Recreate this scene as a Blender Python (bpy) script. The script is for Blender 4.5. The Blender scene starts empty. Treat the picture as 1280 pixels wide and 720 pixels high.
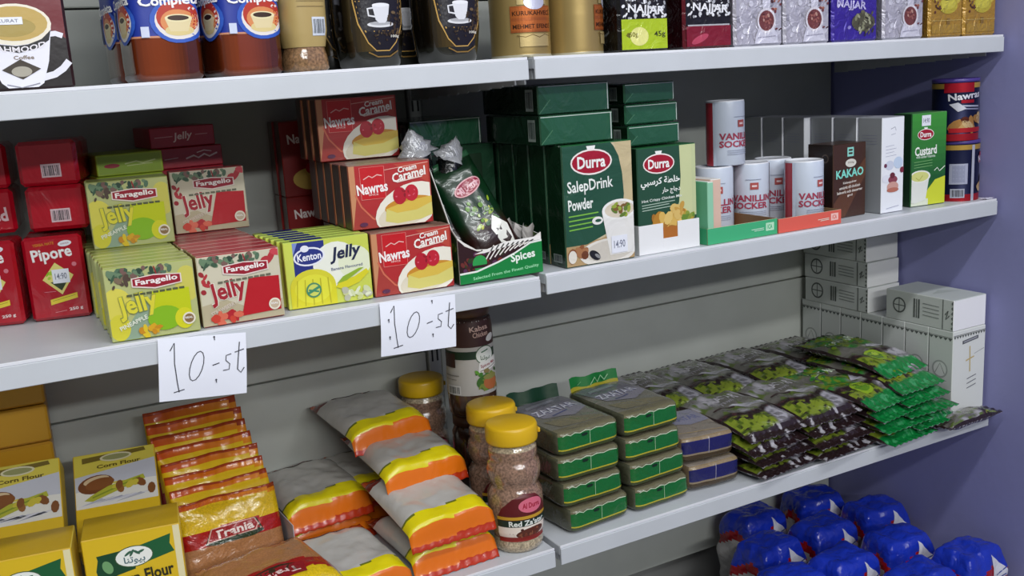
import bpy, math, random
from mathutils import Vector, Matrix, noise
from mathutils.geometry import tessellate_polygon
PI = math.pi
sc = bpy.context.scene
COL = sc.collection
# ------------------------------------------------------------------ camera, light, exposure
YAW, PITCH, ROLL = 0.49061, 0.20921, -0.061
def camera():
    cy, sy, cp, sp, cr, sr = math.cos(YAW), math.sin(YAW), math.cos(PITCH), math.sin(PITCH), math.cos(ROLL), math.sin(ROLL)
    f = Vector((sy*cp, cy*cp, -sp)); r0 = Vector((cy, -sy, 0)); u0 = r0.cross(f)
    r = r0*cr + u0*sr; u = -r0*sr + u0*cr
    c = bpy.data.cameras.new('camera'); o = bpy.data.objects.new('camera', c); COL.objects.link(o)
    m = Matrix((r, u, -f)).transposed().to_4x4(); m.translation = Vector((-0.70111, -1.22031, 0.28195))
    o.matrix_world = m; c.sensor_width = 36; c.lens = 1252.66/1280*36; c.clip_start = .02
    sc.camera = o
camera()
w = bpy.data.worlds.new('world'); sc.world = w; w.use_nodes = True
w.node_tree.nodes['Background'].inputs[0].default_value = (.92, .97, 1.0, 1)
w.node_tree.nodes['Background'].inputs[1].default_value = .17
def area(name, loc, tgt, sx, sy, power, col=(1, 1, 1)):
    l = bpy.data.lights.new(name, 'AREA'); l.shape = 'RECTANGLE'; l.size = sx; l.size_y = sy; l.energy = power; l.color = col
    o = bpy.data.objects.new(name, l); COL.objects.link(o); o.location = loc
    o.rotation_euler = (Vector(tgt)-Vector(loc)).to_track_quat('-Z', 'Y').to_euler()
area('tube_and_fill_light', (.1, -1.05, 1.55), (.1, -.25, 0), 3.4, .10, 30, (.97, .99, 1))
area('tube_and_fill_light', (.1, -2.6, 1.6), (.1, 0, 0), 3.4, .12, 42, (.97, .99, 1))  # added fill lamp, unseen; softens the light and reaches deeper into the shelves
area('tube_and_fill_light', (.1, -4.6, 1.6), (.1, 0, 0), 3.4, .12, 85, (.97, .99, 1))  # another added fill lamp, unseen and farther off, brightens the back panels
vs = sc.view_settings
vs.view_transform = 'Standard'; vs.look = 'None'; vs.gamma = 1; vs.exposure = -0.14; vs.use_curve_mapping = False

# ------------------------------------------------------------------ helpers
def lin(h):
    if isinstance(h, str):
        h = [int(h[i:i+2], 16) for i in (1, 3, 5)]
    return tuple((c/255/12.92 if c/255 <= .04045 else ((c/255+.055)/1.055)**2.4) for c in h[:3]) + (1.0,)
def mixc(a, b, t): return tuple(x*(1-t)+y*t for x, y in zip(a, b))
MATS = {}
def mat(name, rough=.5, bump=0, bscale=60, metal=0, coat=0, grain=0, gscale=500, crumple=0, spec=.5, smudge=0):
    m = bpy.data.materials.new(name); m.use_nodes = True; n = m.node_tree.nodes; l = m.node_tree.links
    b = n['Principled BSDF']; a = n.new('ShaderNodeAttribute'); a.attribute_name = 'Col'
    b.inputs['Roughness'].default_value = rough; b.inputs['Metallic'].default_value = metal
    b.inputs['Coat Weight'].default_value = coat; b.inputs['Coat Roughness'].default_value = .08
    b.inputs['Specular IOR Level'].default_value = spec
    src = a.outputs['Color']; tc = n.new('ShaderNodeTexCoord')
    if grain:
        t = n.new('ShaderNodeTexNoise'); t.inputs['Scale'].default_value = gscale; t.inputs['Detail'].default_value = 3
        r = n.new('ShaderNodeMapRange'); r.inputs[1].default_value = .35; r.inputs[2].default_value = .65
        r.inputs[3].default_value = 1-grain; r.inputs[4].default_value = 1+grain
        x = n.new('ShaderNodeVectorMath'); x.operation = 'SCALE'
        l.new(tc.outputs['Object'], t.inputs['Vector']); l.new(t.outputs['Fac'], r.inputs[0])
        l.new(src, x.inputs[0]); l.new(r.outputs[0], x.inputs['Scale']); src = x.outputs[0]
    if smudge:
        t = n.new('ShaderNodeTexNoise'); t.inputs['Scale'].default_value = 9; t.inputs['Detail'].default_value = 5
        r = n.new('ShaderNodeMapRange'); r.inputs[1].default_value = .3; r.inputs[2].default_value = .7
        r.inputs[3].default_value = 1-smudge; r.inputs[4].default_value = 1
        x = n.new('ShaderNodeVectorMath'); x.operation = 'SCALE'
        l.new(tc.outputs['Object'], t.inputs['Vector']); l.new(t.outputs['Fac'], r.inputs[0])
        l.new(src, x.inputs[0]); l.new(r.outputs[0], x.inputs['Scale']); src = x.outputs[0]
    l.new(src, b.inputs['Base Color'])
    if bump:
        t = n.new('ShaderNodeTexNoise'); t.inputs['Scale'].default_value = bscale; t.inputs['Detail'].default_value = 4
        t.inputs['Distortion'].default_value = crumple
        p = n.new('ShaderNodeBump'); p.inputs['Strength'].default_value = bump; p.inputs['Distance'].default_value = .01
        l.new(tc.outputs['Object'], t.inputs['Vector']); l.new(t.outputs['Fac'], p.inputs['Height']); l.new(p.outputs[0], b.inputs['Normal'])
        if coat: l.new(p.outputs[0], b.inputs['Coat Normal'])
    MATS[name] = m
mat('printed_card', .45, .05, 40)
mat('glossy_card', .34, .10, 22, coat=.12)
mat('shrink_film', .22, .6, 13, coat=.55, crumple=1.2)
mat('bag_film', .2, .45, 45, coat=.45, crumple=1.0)
mat('grain_film', .26, .30, 45, coat=.5, grain=.14, gscale=420, crumple=.8)
mat('soft_film', .27, .28, 16, coat=.35, crumple=.8)
mat('herb_film', .24, .35, 32, coat=.45, crumple=1.0, grain=.10)
mat('foil', .28, .6, 60, metal=.75, crumple=1.5)
mat('satin_foil', .3, .5, 55, metal=.25, coat=.5, crumple=1.4)
mat('glass_jar', .12, .05, 20, coat=1)
mat('grain_jar', .14, .15, 60, coat=.8, grain=.4, gscale=300)
mat('tin', .35, .03, 20, metal=.55)
mat('plastic', .35, .05, 30)
mat('paper', .7, .05, 15)
mat('white_carton', .6, .05, 30)
mat('painted_metal', .42, .02, 12, smudge=.06)
mat('back_panel', .55, .05, 10, smudge=.10)
mat('wall_paint', .75, .04, 90, smudge=.05)
mat('floor_tile', .4, .02, 10, smudge=.15)

class M:
    """collects polygons with a colour and a material each"""
    def __init__(s, mats='printed_card'):
        s.V = []; s.F = []; s.C = []; s.I = []; s.S = []; s.mats = [mats] if isinstance(mats, str) else list(mats); s.idx = 0; s.sm = False
    def face(s, pts, col, smooth=None):
        b = len(s.V); s.V.extend(pts); s.F.append(tuple(range(b, b+len(pts)))); s.C.append(col); s.I.append(s.idx); s.S.append(s.sm if smooth is None else smooth)
    def grid(s, P, colf, smooth=True, flip=False):
        n, m = len(P), len(P[0]); b = len(s.V)
        for r in P: s.V.extend(r)
        for i in range(n-1):
            for j in range(m-1):
                q = (b+i*m+j, b+(i+1)*m+j, b+(i+1)*m+j+1, b+i*m+j+1)
                s.F.append(q[::-1] if flip else q); s.C.append(colf((i+.5)/(n-1), (j+.5)/(m-1))); s.I.append(s.idx); s.S.append(smooth)
    def box(s, x0, y0, z0, x1, y1, z1, col, bev=.0012):
        """chamfered box; col is one colour or a dict of faces"""
        c = ((x0+x1)/2, (y0+y1)/2, (z0+z1)/2); hd = ((x1-x0)/2, (y1-y0)/2, (z1-z0)/2); bev = min(bev, min(hd)*.45)
        def cf(n):
            if not isinstance(col, dict): return col
            return col.get(n, col['all'])
        def P(sg, k): return Vector([c[a]+sg[a]*(hd[a]-(0 if a == k else bev)) for a in range(3)])
        names = {(0, -1): 'left', (0, 1): 'right', (1, -1): 'front', (1, 1): 'back', (2, -1): 'bottom', (2, 1): 'top'}
        def add(pts, cl):
            n = (pts[1]-pts[0]).cross(pts[2]-pts[0]); ce = sum(pts, Vector())/len(pts)-Vector(c)
            s.face(pts if n.dot(ce) > 0 else pts[::-1], cl, False)
        for k in range(3):
            a, b = (k+1) % 3, (k+2) % 3
            for sg in (-1, 1):
                q = []
                for sa, sb in ((-1, -1), (1, -1), (1, 1), (-1, 1)):
                    t = [0, 0, 0]; t[k] = sg; t[a] = sa; t[b] = sb; q.append(P(t, k))
                add(q, cf(names[(k, sg)]))
            for sa in (-1, 1):
                for sb in (-1, 1):
                    t0 = [0, 0, 0]; t0[a] = sa; t0[b] = sb; t1 = list(t0); t0[k] = -1; t1[k] = 1
                    add([P(t0, a), P(t1, a), P(t1, b), P(t0, b)], cf(names[(b, sb)]))
        for sx in (-1, 1):
            for sy in (-1, 1):
                for sz in (-1, 1):
                    t = (sx, sy, sz); add([P(t, 0), P(t, 1), P(t, 2)], cf(names[(1, sy)]))
    def lathe(s, prof, colf, n=40, e=2, ry=1):
        """prof = [(radius, z)]; e>2 gives a rounded square; colf(angle, z)"""
        P = []
        for r, z in prof:
            row = []
            for i in range(n+1):
                t = -PI+2*PI*i/n; a, b = math.sin(t), -math.cos(t)
                k = r/((abs(a)**e+abs(b)**e)**(1/e)) if r else 0
                row.append(Vector((k*a, k*b*ry, z)))
            P.append(row)
        b = len(s.V); m = n+1
        for r in P: s.V.extend(r)
        for i in range(len(P)-1):
            for j in range(n):
                s.F.append((b+i*m+j, b+i*m+j+1, b+(i+1)*m+j+1, b+(i+1)*m+j)); s.C.append(colf(-PI+2*PI*(j+.5)/n, (prof[i][1]+prof[i+1][1])/2)); s.I.append(s.idx); s.S.append(True)
    def tube(s, pts, r, col, n=8):
        rows = []
        for i, p in enumerate(pts):
            d = (Vector(pts[min(i+1, len(pts)-1)])-Vector(pts[max(i-1, 0)])).normalized()
            a = d.orthogonal().normalized(); bb = d.cross(a)
            rows.append([Vector(p)+r*(a*math.cos(2*PI*k/n)+bb*math.sin(2*PI*k/n)) for k in range(n+1)])
        s.grid(rows, lambda u, v: col)
    def mesh(s, name, weld=False):
        V = s.V; F = s.F
        if weld:
            d = {}; mp = []; NV = []
            for v in V:
                k = (round(v[0], 6), round(v[1], 6), round(v[2], 6))
                if k not in d: d[k] = len(NV); NV.append(v)
                mp.append(d[k])
            NF = []; keep = []
            for i, f in enumerate(F):
                g = []
                for x in f:
                    y = mp[x]
                    if not g or g[-1] != y: g.append(y)
                if len(g) > 1 and g[0] == g[-1]: g.pop()
                if len(set(g)) >= 3 and len(set(g)) == len(g): NF.append(tuple(g)); keep.append(i)
            V = NV; F = NF
        else: keep = range(len(F))
        me = bpy.data.meshes.new(name); me.from_pydata([tuple(v) for v in V], [], F)
        for m in s.mats: me.materials.append(MATS[m])
        keep = list(keep)
        me.polygons.foreach_set('material_index', [s.I[i] for i in keep]); me.polygons.foreach_set('use_smooth', [s.S[i] for i in keep])
        at = me.color_attributes.new('Col', 'FLOAT_COLOR', 'CORNER'); buf = []
        for i, f in zip(keep, F): buf.extend(s.C[i]*len(f))
        at.data.foreach_set('color', buf); me.update()
        return me

TXT = {}
def text_tris(body, bold):
    k = (body, bold)
    if k not in TXT:
        c = bpy.data.curves.new('t', 'FONT'); c.body = body; c.resolution_u = 2; c.offset = bold
        o = bpy.data.objects.new('t', c); COL.objects.link(o)
        me = o.evaluated_get(bpy.context.evaluated_depsgraph_get()).to_mesh()
        vs_ = [(v.co.x, v.co.y) for v in me.vertices]; fs = [tuple(p.vertices) for p in me.polygons]
        bpy.data.objects.remove(o); bpy.data.curves.remove(c)
        xs = [v[0] for v in vs_] or [0]; ys = [v[1] for v in vs_] or [0]
        x0, x1, y0, y1 = min(xs), max(xs), min(ys), max(ys)
        TXT[k] = ([((x-x0)/max(x1-x0, 1e-6)-.5, (y-y0)/max(y1-y0, 1e-6)-.5) for x, y in vs_], fs)
    return TXT[k]

class Art:
    """flat print laid on a surface S(u,v,h); coordinates are fractions of W x H"""
    def __init__(s, m, S, W, H, L=0, h0=.00025, dh=.00007, idx=None):
        s.m = m; s.S = S; s.W = W; s.H = H; s.L = L; s.h = h0; s.dh = dh; s.idx = m.idx if idx is None else idx
    def _put(s, tri, col):
        sm = s.L > 0
        st = [tri]; L2 = s.L*s.L; out = []
        while st:
            t = st.pop()
            if s.L:
                d = [(t[i][0]-t[(i+1) % 3][0])**2+(t[i][1]-t[(i+1) % 3][1])**2 for i in range(3)]; k = d.index(max(d))
                if d[k] > L2:
                    a, b, c = t[k], t[(k+1) % 3], t[(k+2) % 3]; mm = ((a[0]+b[0])/2, (a[1]+b[1])/2)
                    st += [(a, mm, c), (mm, b, c)]; continue
            out.append(t)
        i0 = s.m.idx; s.m.idx = s.idx
        for t in out:
            ar = (t[1][0]-t[0][0])*(t[2][1]-t[0][1])-(t[2][0]-t[0][0])*(t[1][1]-t[0][1])
            if ar < 0: t = (t[0], t[2], t[1])
            s.m.face([s.S(p[0], p[1], s.h) for p in t], col, sm)
        s.m.idx = i0
    def poly(s, pts, col):
        col = lin(col) if len(col) != 4 else col
        if not s.L:
            for ax, lim, sg in ((0, 0, 1), (0, 1, -1), (1, 0, 1), (1, 1, -1)):
                q = []
                for i, p in enumerate(pts):
                    r = pts[i-1]; dp, dr = (p[ax]-lim)*sg, (r[ax]-lim)*sg
                    if (dp >= 0) != (dr >= 0):
                        t = dr/(dr-dp); q.append((r[0]+(p[0]-r[0])*t, r[1]+(p[1]-r[1])*t))
                    if dp >= 0: q.append(p)
                pts = q
                if len(pts) < 3: return
        P = [(x*s.W, y*s.H) for x, y in pts]; V = [Vector((x, y, 0)) for x, y in P]
        for t in tessellate_polygon([V]): s._put(tuple(P[i] for i in t), col)
        s.h += s.dh
    def rect(s, x0, y0, x1, y1, col): s.poly([(x0, y0), (x1, y0), (x1, y1), (x0, y1)], col)
    def ell(s, cx, cy, rx, ry, col, rot=0, n=22, a0=0, a1=360):
        """rx in fractions of W, ry in fractions of W too (so circles stay round)"""
        c, d = math.cos(math.radians(rot)), math.sin(math.radians(rot)); q = []
        for i in range(n if a1-a0 == 360 else n+1):
            t = math.radians(a0+(a1-a0)*i/n); x, y = rx*math.cos(t), ry*math.sin(t)
            q.append((cx+x*c-y*d, cy+(x*d+y*c)*s.W/s.H))
        s.poly(q, col)
    def line(s, pts, wd, col):
        col = lin(col) if len(col) != 4 else col
        wd *= s.W/2
        P = [Vector((x*s.W, y*s.H)) for x, y in pts]; Lf = []; Rt = []
        for i, p in enumerate(P):
            d = (P[min(i+1, len(P)-1)]-P[max(i-1, 0)]).normalized(); n = Vector((-d.y, d.x))*wd
            Lf.append(p+n); Rt.append(p-n)
        for i in range(len(P)-1):
            a, b, c, d = map(tuple, (Lf[i], Rt[i], Rt[i+1], Lf[i+1])); s._put((a, b, c), col); s._put((a, c, d), col)
        s.h += s.dh
    def text(s, body, cx, cy, wf, hf, col, bold=.02, rot=0, shear=0, arch=0):
        col = lin(col) if len(col) != 4 else col
        vs_, fs = text_tris(body, min(bold, .028) if bold < .07 else .06); c, d = math.cos(math.radians(rot)), math.sin(math.radians(rot)); Q = []
        for x, y in vs_:
            X = x*wf*s.W+shear*y*hf*s.H; Y = y*hf*s.H + arch*(1-4*x*x)*s.H; Q.append((cx*s.W+X*c-Y*d, cy*s.H+X*d+Y*c))
        for f in fs:
            for i in range(1, len(f)-1): s._put((Q[f[0]], Q[f[i]], Q[f[i+1]]), col)
        s.h += s.dh
    def blobs(s, seed, n, x0, y0, x1, y1, r0, r1, cols):
        R = random.Random(seed)
        for _ in range(n):
            s.ell(R.uniform(x0, x1), R.uniform(y0, y1), R.uniform(r0, r1), R.uniform(r0, r1)*.6, R.choice(cols), R.uniform(0, 180), 9); s.h -= s.dh*.8
    def barcode(s, x0, y0, x1, y1, back='#d9dadb'):
        s.rect(x0, y0, x1, y1, back); R = random.Random(3); x = x0+(x1-x0)*.08; e = x1-(x1-x0)*.08
        while x < e:
            wd = R.choice((.02, .035, .05))*(x1-x0); s.rect(x, y0+(y1-y0)*.12, min(x+wd, e), y1-(y1-y0)*.12, '#3a3f42'); s.h -= s.dh; x += wd+R.choice((.02, .03, .045))*(x1-x0)
        s.h += s.dh
def S_front(x0=0, y0=0, z0=0): return lambda u, v, h: Vector((x0+u, y0-h, z0+v))
def S_left(x0=0, d=0, z0=0): return lambda u, v, h: Vector((x0-h, d-u, z0+v))
def S_top(x0=0, y0=0, z0=0): return lambda u, v, h: Vector((x0+u, y0+v, z0+h))
def S_cyl(prof, e=2, t0=0, ry=1):
    def rad(z):
        if z <= prof[0][1]: return prof[0][0]
        for (r0, z0), (r1, z1) in zip(prof, prof[1:]):
            if z <= z1: return r0+(r1-r0)*(z-z0)/max(z1-z0, 1e-6)
        return prof[-1][0]
    R0 = max(p[0] for p in prof)
    def S(u, v, h):
        t = u/R0+t0; a, b = math.sin(t), -math.cos(t); r = rad(v); k = r/((abs(a)**e+abs(b)**e)**(1/e))+h+.0004
        return Vector((k*a, k*b*ry, v))
    return S

def link(name, me, parent=None, loc=(0, 0, 0), rot=(0, 0, 0)):
    o = bpy.data.objects.new(name, me); COL.objects.link(o); o.parent = parent; o.location = loc
    o.rotation_euler = [math.radians(a) for a in rot] if parent is None or any(rot) else (0, 0, 0)
    return o
def tag(o, label, cat, group=None):
    o['label'] = label; o['category'] = cat
    if group: o['group'] = group
    return o
def thing(name, label, cat, loc, rot=(0, 0, 0), group=None, me=None, parts=()):
    if not isinstance(rot, tuple): rot = (0, 0, rot)
    o = tag(link(name, me, None, loc, rot), label, cat, group)
    for p in parts:
        c = link(p[0], p[1], o)
        if len(p) > 2 and p[2]: c['label'] = p[2]
    return o
def struct(name, me, loc=(0, 0, 0), rot=(0, 0, 0)):
    o = link(name, me, None, loc, rot); o['kind'] = 'structure'; return o
Z3 = -.42242
def zs1(x): return .304-.004*x if x > 0 else .304+x*.012
def zs2(x): return .0005-.0015*x if x > 0 else -.002-x*.006

# ------------------------------------------------------------------ the room
def plane_box(name, a, b, col, m, bev=0.001, arts=None):
    q = M(m); q.box(*a, *b, lin(col), bev); return struct(name, q.mesh(name))
plane_box('wall_right', (1.004, -3.2, -1.0), (1.12, .62, 1.75), '#8f90c2', 'wall_paint')
plane_box('wall_back', (-3.2, .50, -1.0), (1.004, .62, 1.75), '#9a9a98', 'wall_paint')
plane_box('floor', (-3.2, -3.2, -1.04), (1.12, .62, -1.0), '#8d8a85', 'floor_tile')
# ------------------------------------------------------------------ the shelving
PAN = lin('#bfc2ba')
def shelf(name, label, x0, x1, zf, ext=0, depth=.405, railed=True, gap=None):
    root = thing(name, label, 'shelf', ((x0+x1)/2, 0, zf((x0+x1)/2)), (0, 0, 0), 'white metal shelf boards')
    cx, cz = (x0+x1)/2, zf((x0+x1)/2); W = lin('#c9cdd2')
    def sl(m):
        for v in m.V: v.z += zf(min(max(v.x+cx, x0), x1))-cz
        return m
    d = M('painted_metal'); d.box(x0-cx, .0, -.016, x1-cx, depth, -.0002, W, .001); d.box(x0-cx+.004, .012, -.030, x1-cx-.004, .034, -.0165, W, .001)
    for k in range(3): d.box(x0-cx+.004, .10+k*.12, -.026, x1-cx-.004, .115+k*.12, -.0165, W, .001)
    link('deck', sl(d).mesh('deck'), root)
    r = M('painted_metal'); r.box(x0-cx, -.0045, -.0300, x1-cx, -.0003, -.0035, W, .0008); r.box(x0-cx, -.0025, -.0034, x1-cx, -.0002, .0006, lin('#e2e3e8'), .0006)
    link('price_rail', sl(r).mesh('price_rail'), root)
    for sx in (x0-cx+.003, x1-cx-.003):
        b = M('painted_metal')
        for k in range(10):
            ya, yb = .03+.037*k, .03+.037*(k+1); za, zb = -.03-.022*(ya/.4), -.03-.022*(yb/.4)
            b.box(sx-.0015, ya, (za+zb)/2-.004, sx+.0015, yb, -.0165, lin('#c4c6c8'), .0004)
        link('bracket', sl(b).mesh('bracket'), root)
    return root
G = .005
shelf('shelf_board', 'white metal shelf board under the coffee jars, left bay, topmost', -1.15, -G, zs1)
shelf('shelf_board', 'white metal shelf board under the coffee bags, right bay, topmost', G, .997, zs1)
shelf('shelf_board', 'white metal shelf board with two handwritten price signs, left bay', -1.15, -G, zs2)
shelf('shelf_board', 'white metal shelf board under green soup boxes and vanilla tins, right bay', G, .997, zs2)
shelf('shelf_board', 'white metal shelf board under corn flour and orange bags, left bay', -1.15, -G, lambda x: Z3)
shelf('shelf_board', 'white metal shelf board under herb bags and bricks, right bay', G, .997, lambda x: Z3)
shelf('shelf_board', 'white metal shelf board above the coffee jars, left bay, over the frame', -1.15, -G, lambda x: .66)
shelf('shelf_board', 'white metal shelf board above the coffee bags, right bay, over the frame', G, .997, lambda x: .66)
def panels(name, label, x0, x1):
    root = thing(name, label, 'back panel', (x0, .43, -1.0), (0, 0, 0), 'grey metal back panels')
    zz = [-.78, -.200, .414, .9]
    for a, b in zip(zz, zz[1:]):
        m = M('back_panel'); m.box(0.001, -.018, a+1.0+.0015, x1-x0-.001, -.004, b+1.0-.0015, PAN, .0015); link('panel', m.mesh('panel'), root)
    m = M('back_panel'); m.box(0, -.003, .22, x1-x0, .002, 1.9, lin('#2c2e2c'), .0005); link('backing', m.mesh('backing'), root)
panels('back_panel', 'grey metal back panels behind the left bay', -1.15, -.014)
panels('back_panel', 'grey metal back panels behind the right bay', .014, .998)
def upright(x, label, zt=.9):
    m = M('painted_metal'); m.box(-.012, 0, 0, .012, .025, zt+1.0, lin('#b4b7b4'), .001)
    k = .03
    while k < zt+1.0:
        for s_ in (-.005, .005): m.box(s_-.0016, -.0006, k, s_+.0016, .0003, k+.022, lin('#15171a'), .0001)
        k += .05
    tag(link('shelf_upright', m.mesh('shelf_upright'), None, (x, .4065, -1.0)), label, 'shelf post', 'slotted metal uprights')
upright(0, 'slotted grey upright post between the two shelf bays')
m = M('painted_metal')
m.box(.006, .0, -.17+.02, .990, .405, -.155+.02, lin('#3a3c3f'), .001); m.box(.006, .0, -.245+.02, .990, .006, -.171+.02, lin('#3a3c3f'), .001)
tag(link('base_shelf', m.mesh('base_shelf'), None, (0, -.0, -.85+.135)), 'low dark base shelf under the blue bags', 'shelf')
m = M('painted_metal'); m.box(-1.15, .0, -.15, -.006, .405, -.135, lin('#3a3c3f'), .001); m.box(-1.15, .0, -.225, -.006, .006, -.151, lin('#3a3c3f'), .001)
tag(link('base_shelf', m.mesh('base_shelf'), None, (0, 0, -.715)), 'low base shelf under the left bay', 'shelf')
ZB = -.85

# ------------------------------------------------------------------ carton builder
CACHE = {}
def cached(key, fn):
    if key not in CACHE: CACHE[key] = fn()
    return CACHE[key]
def carton(key, W, D, H, cols, front=None, left=None, top=None, mt='glossy_card', bev=.0012):
    def f():
        m = M(mt); m.box(0, 0, 0, W, D, H, {k: lin(v) for k, v in cols.items()}, bev)
        e = bev
        if front: front(Art(m, S_front(e, 0, e), W-2*e, H-2*e))
        if left: left(Art(m, S_left(0, D-e, e), D-2*e, H-2*e))
        if top: top(Art(m, S_top(e, e, H), W-2*e, D-2*e))
        return m.mesh(key)
    return cached(key, f)
WHT = '#f2f2ee'
def sticker(a, x, y, w_, t='14:90'):
    hh = w_*.45*a.W/a.H
    a.rect(x-w_/2, y-hh, x+w_/2, y+hh, '#e9ebf4'); a.text(t, x, y, w_*.7, hh*.9, '#6f7486', .01)
def oval_logo(a, cx, cy, rx, t='Durra'):
    ry = rx*.52
    a.poly([(cx-rx*.22, cy+ry*1.25*a.W/a.H), (cx+rx*.22, cy+ry*1.25*a.W/a.H), (cx, cy)], WHT)
    a.ell(cx, cy, rx, ry, '#f3e9e4'); a.ell(cx, cy, rx*.93, ry*.87, '#a3162b'); a.text(t, cx, cy, rx*1.35, ry*.95*a.W/a.H, WHT, .045)
# --- red tea packets
def art_mate(a):
    a.text('YERBA MATE', .34, .945, .40, .035, '#d98a2c', .01, 4); a.ell(.74, .935, .13, .06, '#eceaf0', 6); a.text('AMANDA', .74, .935, .16, .02, '#8c2230', 0, 6)
    a.text('Pipore', .47, .80, .76, .20, '#f4efec', .045, 5)
    a.ell(.86, .66, .045, .045, '#d77986')
    a.poly([(.23, .49), (.50, .70), (.82, .52), (.56, .28)], '#e3d77c')
    a.poly([(.37, .45), (.53, .46), (.72, .48), (.56, .33)], '#2e3d22'); a.blobs(5, 9, .34, .42, .5, .60, .03, .06, ['#8dbf1f', '#6fa31c', '#a8cc3a'])
    sticker(a, .58, .52, .32); a.line([(.23, .33), (.45, .33)], .01, '#d98a9a')
    a.poly([(.32, .155), (.84, .22), (.84, .29), (.32, .225)], '#e8d23c'); a.line([(.36, .205), (.80, .26)], .008, '#8a7a20')
    a.text('250 g', .78, .08, .26, .05, '#f0dcdc', .03, 5); a.line([(.38, .055), (.60, .07)], .008, '#e0a0a8')
RD = dict(all='#b00d22')
mate = carton('mate_packet', .072, .058, .110, RD, art_mate, None, None, 'shrink_film', .004)
def art_mate_end(a): a.barcode(.36, .12, .74, .48, '#dcbcc2')
mate_end = carton('mate_packet_end', .073, .108, .058, RD, art_mate_end, None, None, 'shrink_film', .005)
def art_mate_inv(a): a.text('Pipore', .55, .45, .75, .5, '#e9c9cc', .04, 184)
mate_flip = carton('mate_packet_flip', .073, .108, .058, RD, art_mate_inv, None, None, 'shrink_film', .005)
GT = 'red tea packets'
def put(name, label, cat, me, x, y, z, rot=0, group=None): return thing(name, label, cat, (x, y, z), rot, group, me)
put('tea_packet', 'red standing tea packet with yellow diamond, right one of the bottom pair', 'tea', mate, -0.651, .205, zs2(-.8)+.0004, -10, GT)
put('tea_packet', 'red standing tea packet with yellow diamond, cut by left edge of the photo', 'tea', mate, -0.730, .222, zs2(-.8)+.0004, -14, GT)
put('tea_packet', 'red standing tea packet hidden behind the bottom right packet', 'tea', mate, -0.640, .272, zs2(-.8)+.0004, -8, GT)
put('tea_packet', 'red tea packet lying flat with barcode end, directly on the standing one', 'tea', mate_end, -.637, .222, .1182, -12, GT)
put('tea_packet', 'red tea packet with barcode end, topmost of the stack beside the green boxes', 'tea', mate_end, -.640, .226, .1768, -14, GT)
put('tea_packet', 'red tea packet with upside down lettering at the left edge', 'tea', mate_flip, -.722, .262, .1175, -8, GT)
put('tea_packet', 'red tea packet with barcode end, topmost at the left edge', 'tea', mate_end, -.722, .262, .1765, -8, GT)
# --- jelly boxes
def art_fara(a, red=False):
    if red:
        a.rect(0, 0, 1, 1, '#cfc8b0'); a.poly([(0, 0), (1, 0), (1, .25), (.55, .2), (.3, .35), (0, .3)], '#b9ad8e')
        a.blobs(3, 7, .03, .45, .12, .8, .03, .055, ['#b5313a', '#9c2730']); a.blobs(4, 6, .8, .8, .98, .98, .04, .08, ['#c9454f', '#b5313a'])
    else:
        a.rect(0, 0, 1, 1, '#b5ba7c'); a.ell(.1, .5, .17, .2, '#d9cf55'); a.ell(.92, .68, .14, .22, '#cdc65a')
        a.poly([(.08, .0), (.3, 0), (.62, .42), (.6, .62), (.4, .5), (.2, .2)], '#8fa58c'); a.ell(.1, .18, .12, .16, '#d3cb3a')
    a.blobs(9, 42, .03, .86, .8, .98, .02, .07, ['#3e5a45', '#55725a', '#2f4638', '#6a8466', '#7a5c55'])
    if not red: a.blobs(2, 14, .04, .74, .25, .9, .02, .05, ['#6b5346', '#7d6a55', '#54443a'])
    if red: a.poly([(.47, .08), (.97, .1), (.98, .60), (.60, .62)], '#b81522')
    else:
        a.rect(.50, .16, .93, .63, '#c2cb12'); a.ell(.62, .24, .20, .15, '#86b81c'); a.ell(.84, .2, .11, .13, '#d6d321')
    c = '#a3212f' if red else '#dcd23a'; o = '#e7dfd2' if red else '#7f8a4a'
    a.text('Jelly', .33, .46, .46, .36, o, .075, 8); a.text('Jelly', .33, .46, .45, .35, c, .035, 8)
    a.text('STRAWBERRY' if red else 'PINEAPPLE', .26, .23, .34, .06, '#d7c9bb' if red else '#e6e9d8', .02, 20)
    for i in range(9): a.rect(.22+.075*i, .595+.003*i, .28+.075*i, .625+.003*i, '#555a3c' if not red else '#6a6a58'); a.h -= a.dh
    a.poly([(.29, .72), (.55, .665), (.86, .71), (.86, .84), (.55, .87), (.29, .84)], '#e7d7cf')
    a.poly([(.305, .735), (.55, .685), (.845, .722), (.845, .828), (.55, .855), (.305, .828)], '#98162b')
    a.text('Faragello', .575, .775, .48, .10, '#f4ece8', .04, 2); a.line([(.56, .98), (.58, .87)], .015, '#9a1f2c')
    if red: a.blobs(6, 16, .06, .02, .5, .14, .04, .09, ['#b3202a', '#c9402f', '#a31b22', '#d86b52'])
    else: a.blobs(6, 12, .28, .04, .58, .14, .03, .07, ['#d9a520', '#c98a1c', '#8a5a20', '#e0c12a'])
    a.ell(.89, .19, .075, .075, '#e9e1cd'); a.ell(.89, .19, .055, .055, '#8c6b45' if not red else '#c9b49a'); a.text('REAL', .89, .20, .09, .03, WHT, .02)
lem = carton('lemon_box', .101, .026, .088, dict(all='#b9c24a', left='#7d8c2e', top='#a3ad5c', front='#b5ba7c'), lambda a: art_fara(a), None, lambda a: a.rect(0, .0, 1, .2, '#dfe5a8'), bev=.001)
red = carton('strawberry_box', .101, .029, .088, dict(all='#a81f2b', left='#8f6a5a', top='#a53038', front='#cfc8b0'), lambda a: art_fara(a, True), None, lambda a: a.rect(0, 0, 1, .18, '#d9a9a2'), bev=.001)
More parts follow.
